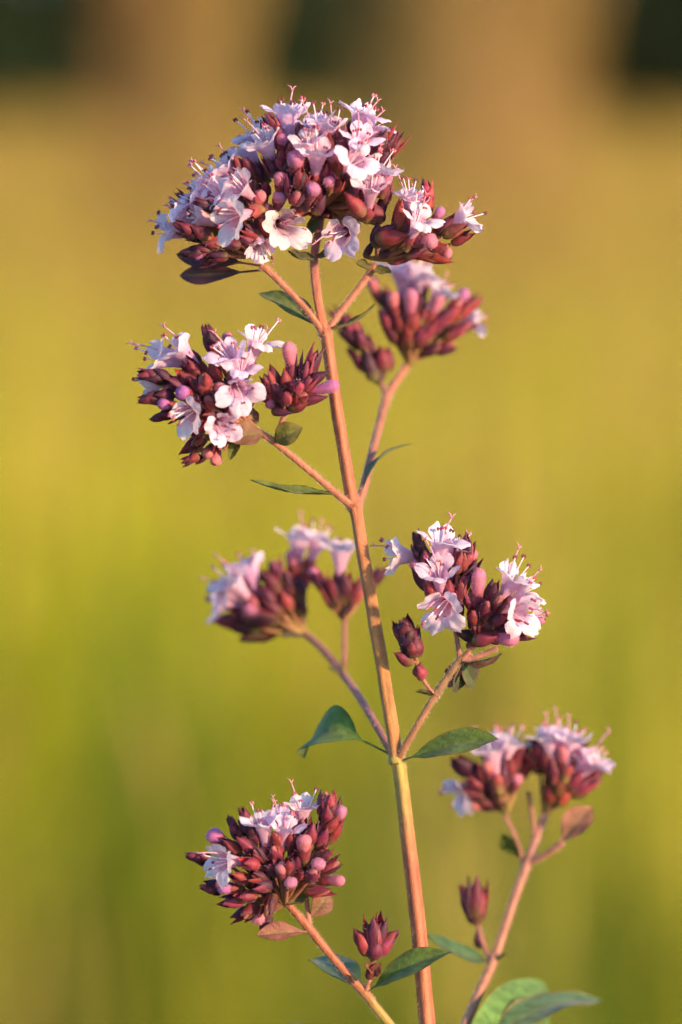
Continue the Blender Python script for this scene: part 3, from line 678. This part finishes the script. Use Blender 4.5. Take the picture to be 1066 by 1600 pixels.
leaf((446, 1408, 40), (484, 1396, 54), 24, (0, .8, .6), bend=-.4, fold=.4, col=(.17, .15, .05), edge=(.16, .05, .05), seed=32)
leaf((583, 1516, 46), (570, 1506, 60), 20, (0, .4, .9), col=(.22, .06, .05), bend=.3, fold=.4, seed=33)
leaf((580, 1522, 46), (596, 1504, 60), 20, (.3, .3, .9), col=(.22, .06, .05), bend=.3, fold=.4, seed=34)
leaf((556, 1536, 36), (549, 1522, 44), 8, (0, .5, .9), col=(.08, .05, .04), seed=35)
leaf((876, 1318, -318), (926, 1262, -330), 50, (-.5, .1, .85), bend=.2, fold=.3, col=(.36, .15, .10), edge=(.36, .11, .10), seed=36, petiole=.05, belly=.55)
leaf((812, 1340, -345), (786, 1302, -330), 36, (-.6, -.1, .8), bend=.15, fold=.3, col=(.13, .15, .03), edge=(.16, .13, .03), seed=37, belly=.6)
leaf((478, 992, -390), (440, 996, -370), 20, (0, .6, .7), bend=.2, fold=.4, col=(.10, .06, .05), edge=(.08, .03, .04), seed=38)
leaf((440, 985, -395), (372, 1000, -375), 34, (0, .5, .8), bend=-.1, fold=.4, col=(.10, .03, .03), edge=(.08, .02, .03), seed=39)
leaf((536, 1050, -285), (546, 1028, -275), 10, (.6, 0, .8), col=(.36, .26, .08), seed=40)
leaf((534, 1054, -285), (512, 1042, -275), 8, (0, .7, .7), col=(.16, .14, .05), seed=41)
leaf((768, 1504, -280), (792, 1488, -270), 8, (0, .7, .7), col=(.16, .14, .05), seed=42)
for k in range(5):                                  # older leaf pairs further down the stem
    for sgn in (-1, 1):
        yy = 2150 + k * 1150; x0 = 720 + k * 8
        leaf((x0, yy, -20), (x0 + sgn * (300 + 40 * k), yy - 60 + 40 * k, 90 * (-1) ** k), 190, (.1 * sgn, .9, .4), bend=.12, seed=60 + k * 2 + sgn, petiole=.12)

def flowers(c, rows):
    for r in rows:
        a = list(r); kw = a.pop() if isinstance(a[-1], dict) else {}
        c.flower(*a, **kw)
def items(c, kind, rows):
    f = getattr(c, kind)
    for r in rows:
        a = list(r); kw = a.pop() if isinstance(a[-1], dict) else {}
        f(*a, **kw)
LIL = (.92, .85, 1.12); ORA = (1.12, 1.05, .8); DRK = (.72, .62, .85)  # ORA: orange-pink buds, with sunlit and backlit warmth put into the tint

# upper head, part on the left stalk
c = Cluster('flower_head', (340, 330, 0), (115, 95, 70), (398, 398, 5), seed=101)
flowers(c, [(388, 238, 125, 0, 1.0, 4, 0, -40), (360, 262, 140, 5, 1.05, 3, 0, -30), (330, 290, 148, 8, 1.05, 5, 0, -35), (306, 312, 152, 5, 1.0, 0, 0, -40), (290, 335, 155, 0, .95, 1, 0, -50), (262, 362, 172, 8, 1.0, 2, 0, -60),
            (376, 292, 140, 45, 1.0, 6, -20, 25), (364, 340, 200, 42, 1.1, 3, 25, 30), (342, 305, 140, 20, .95, 2, 0, 0), (312, 340, 160, 12, .9, 6, 0, -25), (282, 350, 165, 5, .95, 4, 0, -45), (318, 300, 140, 0, .9, 1, 0, -60), (345, 275, 135, 0, .95, 0, 0, -60)])
items(c, 'flower', [(408, 388, -75, 30, .95, None, 0, 10, dict(old=True, st=2))])
items(c, 'spikelet', [(322, 372, 155, 56, 40, dict(tilt=10, n=4, dz=10, col=DRK)), (330, 390, 188, 48, 36, dict(tilt=5, n=3, dz=0, col=DRK)), (345, 328, 160, 46, 30, dict(tilt=15, n=3, dz=20, col=DRK)), (352, 396, 205, 44, 36, dict(tilt=0, n=3, dz=-30, col=DRK))])
items(c, 'bud', [(408, 312, 100, 40, 34, 24), (436, 312, 75, 55, 34, 26, dict(dz=30)), (314, 394, 200, 20, 30, 20, dict(col=(.7, .6, .9)))])
items(c, 'closed', [(400, 332, 120, 40, 36, 24), (418, 330, 90, 45, 34, 24), (414, 352, 130, 40, 36, 24), (414, 295, 110, 45, 30, 22, dict(col=ORA)), (388, 262, 125, 20, 40, 24, dict(col=DRK)), (404, 268, 110, 25, 40, 22, dict(col=DRK)), (372, 258, 130, 15, 34, 20, dict(col=DRK)),
                    (316, 366, 160, 20, 34, 22, dict(col=ORA)), (332, 380, 170, 15, 34, 22), (392, 362, 150, 35, 34, 22), (386, 376, 165, 25, 34, 20), (360, 382, 175, 10, 36, 22, dict(col=DRK)), (340, 400, 180, 0, 34, 20, dict(col=DRK))])
c.fill(24, k=.6); c.finish()

# upper head, middle part on the stem tip
c = Cluster('flower_head', (505, 262, 0), (120, 105, 80), (505, 322, -15), 'large dense middle part of the topmost flower head', seed=102)
flowers(c, [(450, 186, 88, 8, 1.2, 4, 0, -10), (414, 226, 118, 25, 1.05, 1, 0, 10), (400, 214, 125, 10, 1.0, 0, 0, -30), (494, 196, 95, 15, .95, 6, 0, 0), (514, 204, 88, 20, 1.0, 4, 0, 10), (496, 242, 85, 30, 1.05, 1, 0, 15), (566, 186, 72, 12, 1.15, 0, 0, 0),
            (580, 200, 60, 15, 1.0, 3, 0, -10), (562, 218, 75, 30, 1.0, 5, 0, 15), (556, 250, 40, 45, 1.05, 2, 10, 25), (592, 268, 62, 20, 1.0, 1, 0, 0), (580, 296, 82, 35, 1.0, 4, 0, 10), (440, 206, 100, 5, .9, 2, 0, -40), (480, 222, 92, 35, .85, 6, 0, 20),
            (446, 352, -25, 70, 1.15, 3, -20, 30), (534, 366, 215, 60, 1.05, 0, 20, 20)])
items(c, 'bud', [(463, 256, 88, 30, 46, 32, dict(dz=18)), (438, 286, 95, 35, 38, 24, dict(dz=15)), (526, 250, 92, 35, 40, 34, dict(dz=15)), (442, 224, 85, 30, 34, 22), (514, 288, 100, 45, 26, 20, dict(dz=20)), (602, 286, 75, 10, 36, 24), (488, 300, 60, 40, 34, 26, dict(dz=25)), (536, 262, 80, 40, 30, 24), (424, 192, 110, 5, 34, 18)])
items(c, 'closed', [(469, 280, 75, 35, 42, 26, dict(dz=25)), (452, 290, 88, 25, 40, 18, dict(dz=20, col=DRK)), (482, 292, 65, 35, 40, 24, dict(dz=20)), (464, 308, 70, 50, 30, 28, dict(dz=25)), (480, 318, 40, 40, 34, 22, dict(dz=15)), (533, 216, 85, 15, 44, 24, dict(dz=18, var=1)), (520, 220, 95, 15, 44, 20, dict(dz=12)), (471, 208, 85, 15, 44, 20), (430, 200, 110, 15, 40, 22),
                    (416, 200, 120, 10, 36, 20), (436, 216, 100, 25, 40, 22), (506, 270, 95, 30, 34, 24), (520, 276, 80, 40, 34, 24), (500, 300, 70, 35, 34, 22, dict(col=DRK)), (528, 290, 60, 40, 34, 24), (450, 268, 100, 25, 34, 22), (440, 250, 100, 20, 36, 22, dict(col=DRK)), (425, 262, 115, 20, 36, 22, dict(col=DRK)), (455, 238, 95, 25, 36, 20),
                    (606, 224, 55, 5, 56, 26, dict(col=ORA, var=1)), (594, 226, 65, 5, 56, 26, dict(var=3)), (616, 232, 50, 5, 52, 22), (600, 250, 60, 5, 44, 22), (545, 240, 75, 20, 36, 22), (580, 262, 70, 20, 36, 20), (553, 302, 75, 15, 40, 20), (604, 302, 80, 10, 44, 20, dict(col=DRK)), (545, 274, 70, 30, 34, 22), (485, 258, 90, 30, 34, 20)])
items(c, 'bract', [(553, 318, 130, 15, 52, 24, dict(dz=20, col=(1, .9, 1.1))), (586, 332, 100, 20, 40, 30, dict(dz=10)), (572, 322, 110, 20, 40, 24), (598, 318, 70, 5, 46, 20, dict(col=DRK)), (500, 318, 60, 20, 40, 24), (470, 326, 20, 30, 38, 22), (545, 366, -60, 0, 34, 20, dict(col=DRK))])
c.fill(26, k=.7); c.finish()

# upper head, part on the right stalk
c = Cluster('flower_head', (645, 350, -5), (85, 55, 45), (590, 404, -10), 'small right-hand part of the topmost flower head with separate spikelets', seed=103)
flowers(c, [(642, 304, 88, 12, 1.0, None, 0, 10, dict(old=True)), (656, 344, 65, 30, 1.0, 5, 0, 22), (722, 342, 25, 10, 1.05, 1, 0, 0), (648, 322, 80, 10, .8, 4, 0, -10)])
items(c, 'spikelet', [(664, 336, 85, 54, 40, dict(tilt=0, n=4, dz=-15, col=(1.5, 1.2, 1)))])
items(c, 'bud', [(664, 377, 5, 30, 42, 28, dict(dz=25)), (684, 338, 60, 10, 34, 20), (694, 396, -5, 15, 26, 22, dict(col=ORA))])
items(c, 'closed', [(710, 361, 20, 15, 46, 26, dict(dz=15, col=(1, 1.4, .8))), (722, 372, 28, 15, 42, 20, dict(col=(1.1, 1.1, .8))), (696, 352, 45, 10, 40, 20, dict(col=DRK)), (684, 402, 350, 15, 44, 24, dict(col=ORA)), (660, 396, 348, 10, 44, 24, dict(col=(1, 1.4, .7))), (625, 336, 80, 20, 46, 26, dict(dz=12)), (634, 346, 75, 15, 44, 22), (682, 386, 10, 20, 34, 22)])
items(c, 'bract', [(590, 366, 90, 10, 44, 24, dict(col=DRK, dz=12)), (604, 362, 35, 15, 44, 24, dict(col=DRK, dz=16)), (614, 370, 5, 15, 56, 26, dict(col=DRK, dz=20)), (640, 358, 70, 10, 36, 22), (652, 392, 20, 10, 46, 24, dict(col=DRK)), (628, 404, 8, 5, 46, 18), (578, 388, 60, 10, 34, 14), (606, 396, 15, 10, 30, 14, dict(col=DRK)), (620, 344, 92, 8, 44, 18)])
c.fill(9, L=28, W=17, k=.6); c.finish(4.5, 2.4)

# left head below
c = Cluster('flower_head', (318, 618, 30), (95, 80, 55), (394, 668, 34), 'left flower head over a curled green leaf', seed=104)
flowers(c, [(252, 560, 165, 12, 1.1, 3, 0, 0), (284, 548, 135, 20, 1.1, 4, 0, 10), (358, 556, 115, 45, 1.05, 1, 0, 25), (402, 536, 70, 15, 1.1, 5, 0, 10), (374, 608, -60, 62, 1.1, 0, 10, 30), (296, 646, 215, 45, 1.0, 3, 20, 15), (346, 664, -40, 60, .95, 6, 0, 15), (378, 574, 80, 40, .9, 2, 0, 25), (240, 600, 185, -10, .9, 1, 0, -40)])
items(c, 'spikelet', [(342, 562, 112, 58, 46, dict(tilt=10, n=4, dz=0, col=DRK)), (266, 592, 170, 52, 40, dict(tilt=8, n=4, dz=0, col=DRK)), (272, 618, 188, 56, 40, dict(tilt=8, n=4, dz=-5, col=DRK)), (282, 640, 200, 48, 36, dict(tilt=0, n=3, dz=-15, col=DRK)), (322, 706, 205, 42, 34, dict(tilt=10, n=3, dz=0))])
items(c, 'bud', [(290, 614, 165, 50, 32, 26, dict(dz=15, col=LIL)), (262, 632, 175, 30, 32, 22, dict(dz=15, col=LIL)), (346, 612, 120, 45, 36, 24), (362, 646, -20, 50, 30, 22, dict(col=ORA)), (338, 712, -80, 35, 34, 22, dict(col=ORA)), (356, 534, 100, 15, 32, 20), (326, 706, 240, 40, 26, 22, dict(col=ORA))])
items(c, 'closed', [(320, 600, 110, 35, 44, 28, dict(dz=18)), (306, 604, 130, 35, 40, 24), (292, 592, 140, 25, 40, 24, dict(col=ORA)), (328, 628, 120, 45, 36, 28, dict(dz=18)), (310, 628, 150, 40, 36, 26), (300, 574, 125, 20, 40, 24, dict(col=DRK)), (336, 580, 110, 25, 40, 24), (330, 648, 200, 40, 34, 24), (308, 672, 215, 25, 36, 24), (300, 696, 210, 20, 36, 24), (346, 690, 260, 25, 32, 22), (368, 630, 60, 35, 34, 24), (278, 602, 165, 25, 40, 24, dict(col=DRK)), (312, 690, 220, 30, 32, 22, dict(col=(1, 1.3, .7))), (384, 632, 40, 25, 34, 24)])
c.fill(28); c.finish()

# its smaller neighbour on a short stalk
c = Cluster('flower_head', (462, 603, 50), (48, 46, 32), (444, 648, 50), 'small tight head of buds on a short stalk beside the stem', seed=105)
items(c, 'bud', [(455, 562, 95, 12, 58, 27, dict(dz=8)), (503, 608, 12, 12, 58, 22, dict(dz=12, col=LIL)), (426, 632, 165, 30, 24, 20)])
items(c, 'closed', [(488, 568, 68, 12, 54, 28), (478, 580, 80, 15, 46, 22), (424, 602, 125, 20, 46, 26), (434, 612, 110, 25, 40, 24), (464, 604, 80, 55, 34, 28, dict(dz=14)), (447, 620, 75, 50, 36, 26, dict(dz=14)), (480, 600, 50, 30, 36, 22), (420, 622, 150, 20, 34, 22), (470, 622, 40, 40, 34, 22)])
items(c, 'bract', [(497, 590, 28, 12, 46, 20, dict(dz=8)), (490, 624, 10, 10, 52, 18, dict(dz=6)), (442, 644, -8, 25, 38, 18, dict(dz=10)), (428, 586, 110, 5, 40, 20), (446, 592, 100, 15, 36, 18), (468, 634, 20, 20, 36, 18)])
c.fill(9, k=.65); c.finish(4, 2.2)

# soft head on the right stalk, further back
c = Cluster('flower_head', (662, 490, -370), (80, 65, 50), (640, 568, -362), 'right flower head opening upward, out of focus behind the stem', seed=106)
flowers(c, [(630, 428, 92, 5, 1.2, 3, 0, 10), (662, 438, 70, 5, 1.1, 0, 0, 0), (686, 462, 55, 8, 1.0, 4, 0, 10), (736, 504, 15, 0, .9, 1, 0, -20), (640, 440, 85, -5, 1.0, 5, 0, -20)])
items(c, 'bud', [(586, 452, 115, 5, 46, 24), (616, 476, 100, 25, 44, 26, dict(col=ORA, dz=15)), (642, 478, 85, 20, 60, 26, dict(dz=15)), (680, 480, 62, 15, 60, 26, dict(dz=12)), (718, 468, 45, 5, 44, 24)])
items(c, 'closed', [(606, 470, 110, 10, 50, 26), (604, 498, 105, 15, 50, 26), (626, 500, 95, 20, 44, 26), (646, 500, 85, 20, 50, 28), (664, 520, 60, 20, 56, 30), (690, 500, 50, 12, 60, 28), (706, 488, 48, 8, 60, 28), (728, 482, 42, 5, 60, 28, dict(col=ORA)), (716, 516, 28, 8, 60, 24), (696, 544, 15, 15, 44, 26, dict(col=ORA)), (640, 524, 90, 15, 50, 26), (612, 520, 115, 10, 44, 24, dict(col=DRK)), (674, 546, 25, 15, 44, 22), (656, 470, 75, 10, 44, 24), (740, 476, 45, 0, 44, 20)])
c.fill(20, k=.7); c.finish(5, 2.6, (.34, .24, .08))
c = Cluster('flower_head', (570, 540, -345), (45, 50, 30), (594, 590, -338), 'dark drooping bud spike at the stem side of the right head', seed=107)
items(c, 'spikelet', [(570, 545, 128, 66, 42, dict(tilt=0, n=4, col=DRK)), (590, 585, 108, 70, 44, dict(tilt=0, n=4, col=DRK)), (578, 580, 135, 52, 34, dict(tilt=0, n=3, col=DRK))])
items(c, 'closed', [(532, 498, 130, 0, 44, 26, dict(col=DRK)), (556, 514, 118, 5, 44, 24), (548, 526, 130, 5, 44, 24, dict(col=DRK))])
items(c, 'bract', [(578, 570, 108, 10, 56, 28, dict(col=(.9, 1.5, 1))), (590, 578, 100, 14, 50, 26, dict(col=(.9, 1.3, 1))), (606, 560, 85, 8, 44, 24), (598, 560, 105, 10, 48, 26, dict(col=DRK))])
c.finish(5, 2.6)

# left soft head in the middle
c = Cluster('flower_head', (408, 930, -400), (75, 65, 45), (474, 990, -392), 'soft left head with three pale open flowers, out of focus', seed=108)
flowers(c, [(366, 912, 135, 15, 1.15, 3, 0, 10), (390, 892, 108, 5, 1.15, 4, 0, -10), (348, 944, 172, 5, 1.1, 1, 0, -10), (468, 846, 88, 8, 1.1, 3, 0, 10), (496, 850, 68, 5, 1.0, 4, 0, 0), (356, 926, 160, 10, 1.0, 5, 0, 0)])
items(c, 'bud', [(460, 880, 92, 15, 50, 30, dict(col=ORA, dz=12)), (398, 958, 160, 25, 46, 28, dict(col=ORA, dz=12))])
items(c, 'closed', [(404, 964, 168, 15, 66, 34, dict(var=1, dz=10)), (360, 972, 178, 10, 56, 30, dict(col=DRK)), (384, 980, 172, 10, 50, 28), (416, 930, 130, 10, 46, 28, dict(col=DRK)), (426, 912, 120, 10, 46, 28), (432, 892, 105, 5, 44, 26, dict(col=(.9, .8, 1.3))), (466, 918, 92, 15, 50, 32), (452, 910, 105, 12, 46, 26), (446, 936, 115, 12, 46, 26), (478, 902, 80, 10, 44, 24), (426, 950, 140, 15, 44, 28), (470, 946, 95, 8, 40, 22, dict(col=(1, 1.4, .7))), (376, 962, 170, 15, 50, 28, dict(col=DRK))])
c.fill(12, k=.65); c.finish(5, 2.6, (.34, .24, .08))
c = Cluster('flower_head', (536, 915, -355), (45, 50, 30), (539, 968, -352), 'small soft head half hidden behind the stem', seed=109)
flowers(c, [(533, 866, 86, 8, 1.15, 4, 0, 8, dict(st=1, pist=False))])
items(c, 'closed', [(524, 922, 98, 10, 54, 28), (540, 918, 84, 12, 54, 28), (500, 908, 125, 5, 48, 24), (556, 926, 65, 5, 48, 26), (590, 900, 50, 0, 44, 24), (582, 912, 45, 0, 40, 20), (548, 945, 60, 5, 40, 16), (512, 936, 120, 5, 40, 16)])
items(c, 'bud', [(496, 900, 128, 5, 36, 20)])
c.finish(4.5, 2.4, (.34, .2, .1))

# sharp head on the right in the middle: upper left group
c = Cluster('flower_head', (692, 910, -2), (55, 80, 40), (714, 986, 6), 'right head of open pale flowers above a dark bud', seed=110)
flowers(c, [(626, 868, 172, 8, 1.1, 1, 0, 0), (690, 850, 78, 20, 1.2, 0, 0, 8), (686, 896, 95, 42, 1.1, 6, 0, 20), (692, 948, 225, 50, 1.25, 2, 25, 22), (712, 862, 60, 10, .9, 3, 0, -20)])
items(c, 'spikelet', [(664, 890, 105, 62, 36, dict(tilt=8, n=4, dz=0, col=DRK)), (722, 905, 75, 60, 38, dict(tilt=5, n=4, dz=-5))])
items(c, 'bud', [(736, 872, 70, 10, 32, 22), (654, 886, 140, 20, 30, 22)])
items(c, 'closed', [(736, 890, 55, 12, 46, 22), (716, 876, 85, 12, 44, 22), (658, 906, 125, 10, 40, 24, dict(col=DRK)), (720, 926, 80, 20, 44, 22), (664, 872, 110, 10, 42, 22, dict(col=DRK)), (728, 856, 80, 5, 40, 20, dict(col=DRK)), (700, 920, 90, 25, 40, 24), (672, 916, 110, 20, 40, 24), (718, 950, 85, 15, 40, 18), (726, 910, 70, 15, 44, 22)])
c.fill(10, k=.6); c.finish(4.5, 2.4)
# lower right group
c = Cluster('flower_head', (775, 958, 4), (62, 52, 40), (752, 1002, 8), 'right head of buds and flowers with an upright pink bud', seed=111)
flowers(c, [(800, 908, 62, 15, 1.15, 0, 0, 10), (812, 958, -10, 45, 1.15, 5, 0, 15), (820, 925, 40, 12, 1.0, 3, 0, -5), (830, 970, 0, 10, .8, 2, 0, -15)])
items(c, 'bud', [(747, 918, 86, 10, 64, 29, dict(dz=16)), (786, 998, -6, 20, 52, 28, dict(dz=14, col=(1.05, .95, 1.1))), (836, 972, 20, 0, 34, 18)])
items(c, 'closed', [(758, 952, 75, 40, 42, 26, dict(dz=16)), (776, 944, 65, 35, 46, 28, dict(dz=16)), (741, 962, 100, 45, 36, 28, dict(dz=16)), (778, 968, 35, 35, 40, 22, dict(dz=12)), (800, 976, 10, 25, 40, 22), (812, 990, 5, 15, 40, 22), (734, 942, 115, 15, 38, 18, dict(col=DRK)), (770, 926, 70, 15, 36, 20), (794, 984, 5, 30, 36, 22), (744, 980, 120, 40, 32, 24), (760, 976, 60, 55, 32, 24, dict(col=(1, 1.4, .8))), (816, 982, 15, 10, 40, 20)])
items(c, 'bract', [(760, 998, 10, 15, 44, 22, dict(col=DRK, dz=14)), (726, 992, 165, 15, 34, 20, dict(col=(.8, 1.6, .8))), (744, 1004, 20, 20, 34, 16), (738, 936, 100, 8, 40, 18, dict(col=DRK)), (766, 922, 78, 5, 40, 18)])
c.fill(10, k=.6); c.finish(4.5, 2.4)
# small dark bud spike
c = Cluster('flower_head', (638, 1000, 6), (26, 34, 16), (651, 1032, 8), 'small dark maroon bud spike on a thin stalk', seed=112)
items(c, 'spikelet', [(648, 1026, 108, 64, 66, dict(tilt=12, n=4, col=(.8, .75, .8)))])
items(c, 'bract', [(630, 1028, 150, 20, 38, 20, dict(dz=6, col=(1, 1, .8))), (644, 1012, 100, 40, 26, 22, dict(dz=10, col=ORA)), (657, 1050, 125, 30, 28, 20, dict(dz=4)), (655, 1046, 75, 20, 26, 18)])
items(c, 'closed', [(650, 1000, 75, 10, 44, 20, dict(col=DRK)), (624, 990, 118, 8, 40, 18, dict(col=DRK))])
c.finish(3.8, 2.4)

# lower left head
c = Cluster('flower_head', (425, 1345, 30), (100, 90, 60), (445, 1412, 30), 'lower left head, mostly closed buds with few flowers', seed=113)
flowers(c, [(412, 1290, 95, 25, 1.05, 4, 0, 10), (446, 1296, 75, 25, .95, 1, 0, 5), (474, 1264, 85, 15, 1.0, 6, 0, -10), (350, 1346, 178, 35, 1.1, 2, 0, 15), (436, 1276, 95, 5, .8, 2, 0, -15)])
items(c, 'spikelet', [(510, 1300, 80, 62, 42, dict(tilt=5, n=4, dz=-5, col=(1.5, 1.2, 1))), (395, 1310, 110, 52, 36, dict(tilt=10, n=4, dz=0, col=DRK)), (330, 1345, 168, 40, 34, dict(tilt=0, n=3, dz=-10, col=DRK)), (376, 1312, 118, 40, 32, dict(tilt=5, n=3, dz=-10, col=DRK)), (348, 1392, 170, 36, 30, dict(tilt=0, n=3, col=DRK))])
items(c, 'bud', [(342, 1311, 135, 15, 42, 28, dict(col=LIL)), (474, 1324, 95, 25, 44, 28, dict(dz=15)), (494, 1354, 60, 45, 34, 24, dict(dz=15)), (519, 1376, 5, 20, 46, 22, dict(dz=10)), (530, 1276, 70, 8, 38, 22), (358, 1388, 175, 25, 38, 24, dict(col=LIL)), (452, 1382, 60, 55, 28, 22, dict(dz=15)), (440, 1362, 90, 45, 32, 22, dict(dz=15)), (402, 1432, -70, 45, 30, 24, dict(col=ORA, dz=10)), (352, 1384, 160, 25, 34, 20, dict(col=LIL))])
items(c, 'closed', [(390, 1350, 170, 40, 42, 24, dict(dz=15, col=(1.6, 1.3, 1.1))), (404, 1370, 165, 35, 40, 24), (450, 1354, 95, 45, 34, 26, dict(dz=15)), (424, 1356, 110, 45, 36, 24), (507, 1256, 82, 8, 48, 26), (522, 1262, 75, 8, 44, 22), (511, 1290, 75, 20, 40, 26, dict(col=(1.3, 1.2, 1))), (503, 1310, 70, 25, 40, 24), (524, 1300, 60, 12, 44, 22), (507, 1336, 50, 25, 40, 22), (515, 1356, 35, 22, 42, 22), (488, 1366, 60, 45, 32, 26, dict(dz=15)), (412, 1384, 180, 35, 36, 26, dict(col=DRK)), (363, 1408, 182, 12, 46, 24), (338, 1384, 165, 8, 40, 24, dict(col=DRK)), (386, 1400, 180, 30, 38, 24), (392, 1424, 225, 30, 40, 26, dict(col=ORA)), (378, 1428, 205, 15, 42, 22), (422, 1414, 250, 25, 40, 24, dict(col=ORA)), (408, 1336, 140, 35, 38, 24), (430, 1334, 105, 40, 36, 24),
                    (462, 1346, 80, 45, 34, 22, dict(col=DRK)), (386, 1322, 140, 25, 40, 24, dict(col=DRK)), (360, 1322, 150, 15, 38, 22), (376, 1372, 170, 25, 38, 24), (496, 1392, 0, 20, 50, 22), (470, 1366, 60, 50, 32, 22), (456, 1316, 88, 30, 38, 22), (432, 1312, 95, 25, 36, 20), (488, 1300, 80, 18, 42, 22), (398, 1300, 115, 18, 40, 22, dict(col=DRK)), (416, 1440, 250, 20, 30, 20)])
c.fill(18); c.finish()

# small red bud spike beside it
c = Cluster('flower_head', (586, 1466, 44), (30, 32, 16), (583, 1502, 44), 'small crown-shaped red bud spike above a green leaf', seed=114)
items(c, 'closed', [(586, 1462, 84, 15, 62, 34, dict(dz=4, var=1)), (594, 1458, 80, 8, 54, 28), (580, 1462, 98, 8, 54, 28), (606, 1470, 42, 12, 38, 24), (566, 1468, 132, 10, 34, 20)])
items(c, 'bract', [(568, 1474, 122, 20, 46, 24, dict(dz=6)), (602, 1478, 46, 20, 46, 24, dict(dz=6)), (587, 1482, 88, 30, 40, 30, dict(dz=8)), (612, 1464, 40, 5, 34, 18), (560, 1464, 120, 5, 34, 18), (581, 1516, 100, 20, 30, 24, dict(dz=0)), (588, 1514, 60, 15, 26, 18)])
c.finish(3.8, 2.4)

# soft right head at the bottom
c = Cluster('flower_head', (765, 1205, -355), (55, 50, 40), (790, 1272, -355), 'low right head with a pale drooping flower, out of focus', seed=115)
flowers(c, [(770, 1180, 100, 10, 1.1, 4, 0, 10), (794, 1168, 82, 5, 1.1, 3, 0, 0), (722, 1238, 205, 20, 1.15, 2, 0, 0), (780, 1166, 90, 0, 1.0, 1, 0, -15)])
items(c, 'bud', [(764, 1204, 95, 30, 36, 24, dict(col=ORA, dz=12)), (806, 1222, 70, 25, 32, 24, dict(col=ORA)), (752, 1258, 170, 15, 44, 26, dict(col=ORA))])
items(c, 'closed', [(730, 1198, 135, 15, 46, 30, dict(col=DRK)), (742, 1224, 140, 25, 42, 30, dict(col=DRK)), (772, 1228, 110, 25, 44, 30, dict(col=DRK)), (752, 1208, 125, 20, 44, 28), (808, 1182, 75, 12, 48, 30), (822, 1196, 68, 10, 50, 26, dict(col=(1.6, 1.2, 1))), (796, 1200, 85, 20, 44, 28), (786, 1212, 95, 20, 44, 26), (760, 1254, 168, 15, 52, 28), (742, 1240, 160, 15, 44, 26), (780, 1250, 130, 10, 40, 22, dict(col=(1, 1.5, .7))), (718, 1200, 140, 5, 40, 24, dict(col=DRK)), (818, 1172, 78, 5, 44, 26)])
c.fill(12, k=.65); c.finish(4.6, 2.5, (.32, .24, .08))
c = Cluster('flower_head', (885, 1190, -350), (58, 60, 40), (852, 1270, -355), 'low right head opening upward beside a pink leaf, out of focus', seed=116)
flowers(c, [(858, 1158, 100, 8, 1.05, 0, 0, 10), (893, 1164, 80, 10, 1.1, 4, 0, 10), (922, 1194, 45, 15, 1.15, 4, 0, 5), (908, 1196, 55, 10, 1.05, 1, 0, -10), (872, 1154, 92, 0, 1.0, 3, 0, -15)])
items(c, 'bud', [(880, 1184, 85, 25, 48, 26, dict(col=ORA, dz=10)), (894, 1186, 70, 20, 44, 24, dict(dz=10))])
items(c, 'closed', [(846, 1174, 108, 12, 50, 32, dict(col=(.8, .7, 1.2))), (856, 1190, 100, 15, 50, 30), (866, 1204, 92, 18, 50, 28), (912, 1228, 40, 12, 58, 30), (898, 1222, 50, 15, 50, 28), (876, 1222, 80, 20, 48, 26, dict(col=(1, 1.9, .6))), (860, 1236, 95, 15, 50, 26, dict(col=(1.2, 1.5, .6))), (836, 1190, 115, 10, 48, 26), (926, 1216, 42, 8, 48, 26), (884, 1240, 60, 12, 48, 24, dict(col=(1.2, 1.5, .6)))])
c.fill(14, k=.65); c.finish(4.8, 2.5, (.34, .24, .06))
c = Cluster('flower_head', (742, 1405, -312), (24, 36, 16), (746, 1446, -310), 'slim soft purple bud spike on the right stalk', seed=117)
items(c, 'closed', [(743, 1404, 92, 5, 74, 34, dict(var=0)), (752, 1408, 82, 5, 64, 26, dict(var=1)), (732, 1410, 104, 5, 62, 24)])
items(c, 'bract', [(730, 1406, 112, 5, 60, 24, dict(col=DRK)), (750, 1416, 80, 10, 60, 26), (741, 1424, 95, 20, 46, 28)])
items(c, 'bract', [(748, 1466, 100, 10, 34, 20)])
c.finish(3.8, 2.4)

for o in sc.objects:
    if '_w' in o: del o['_w']
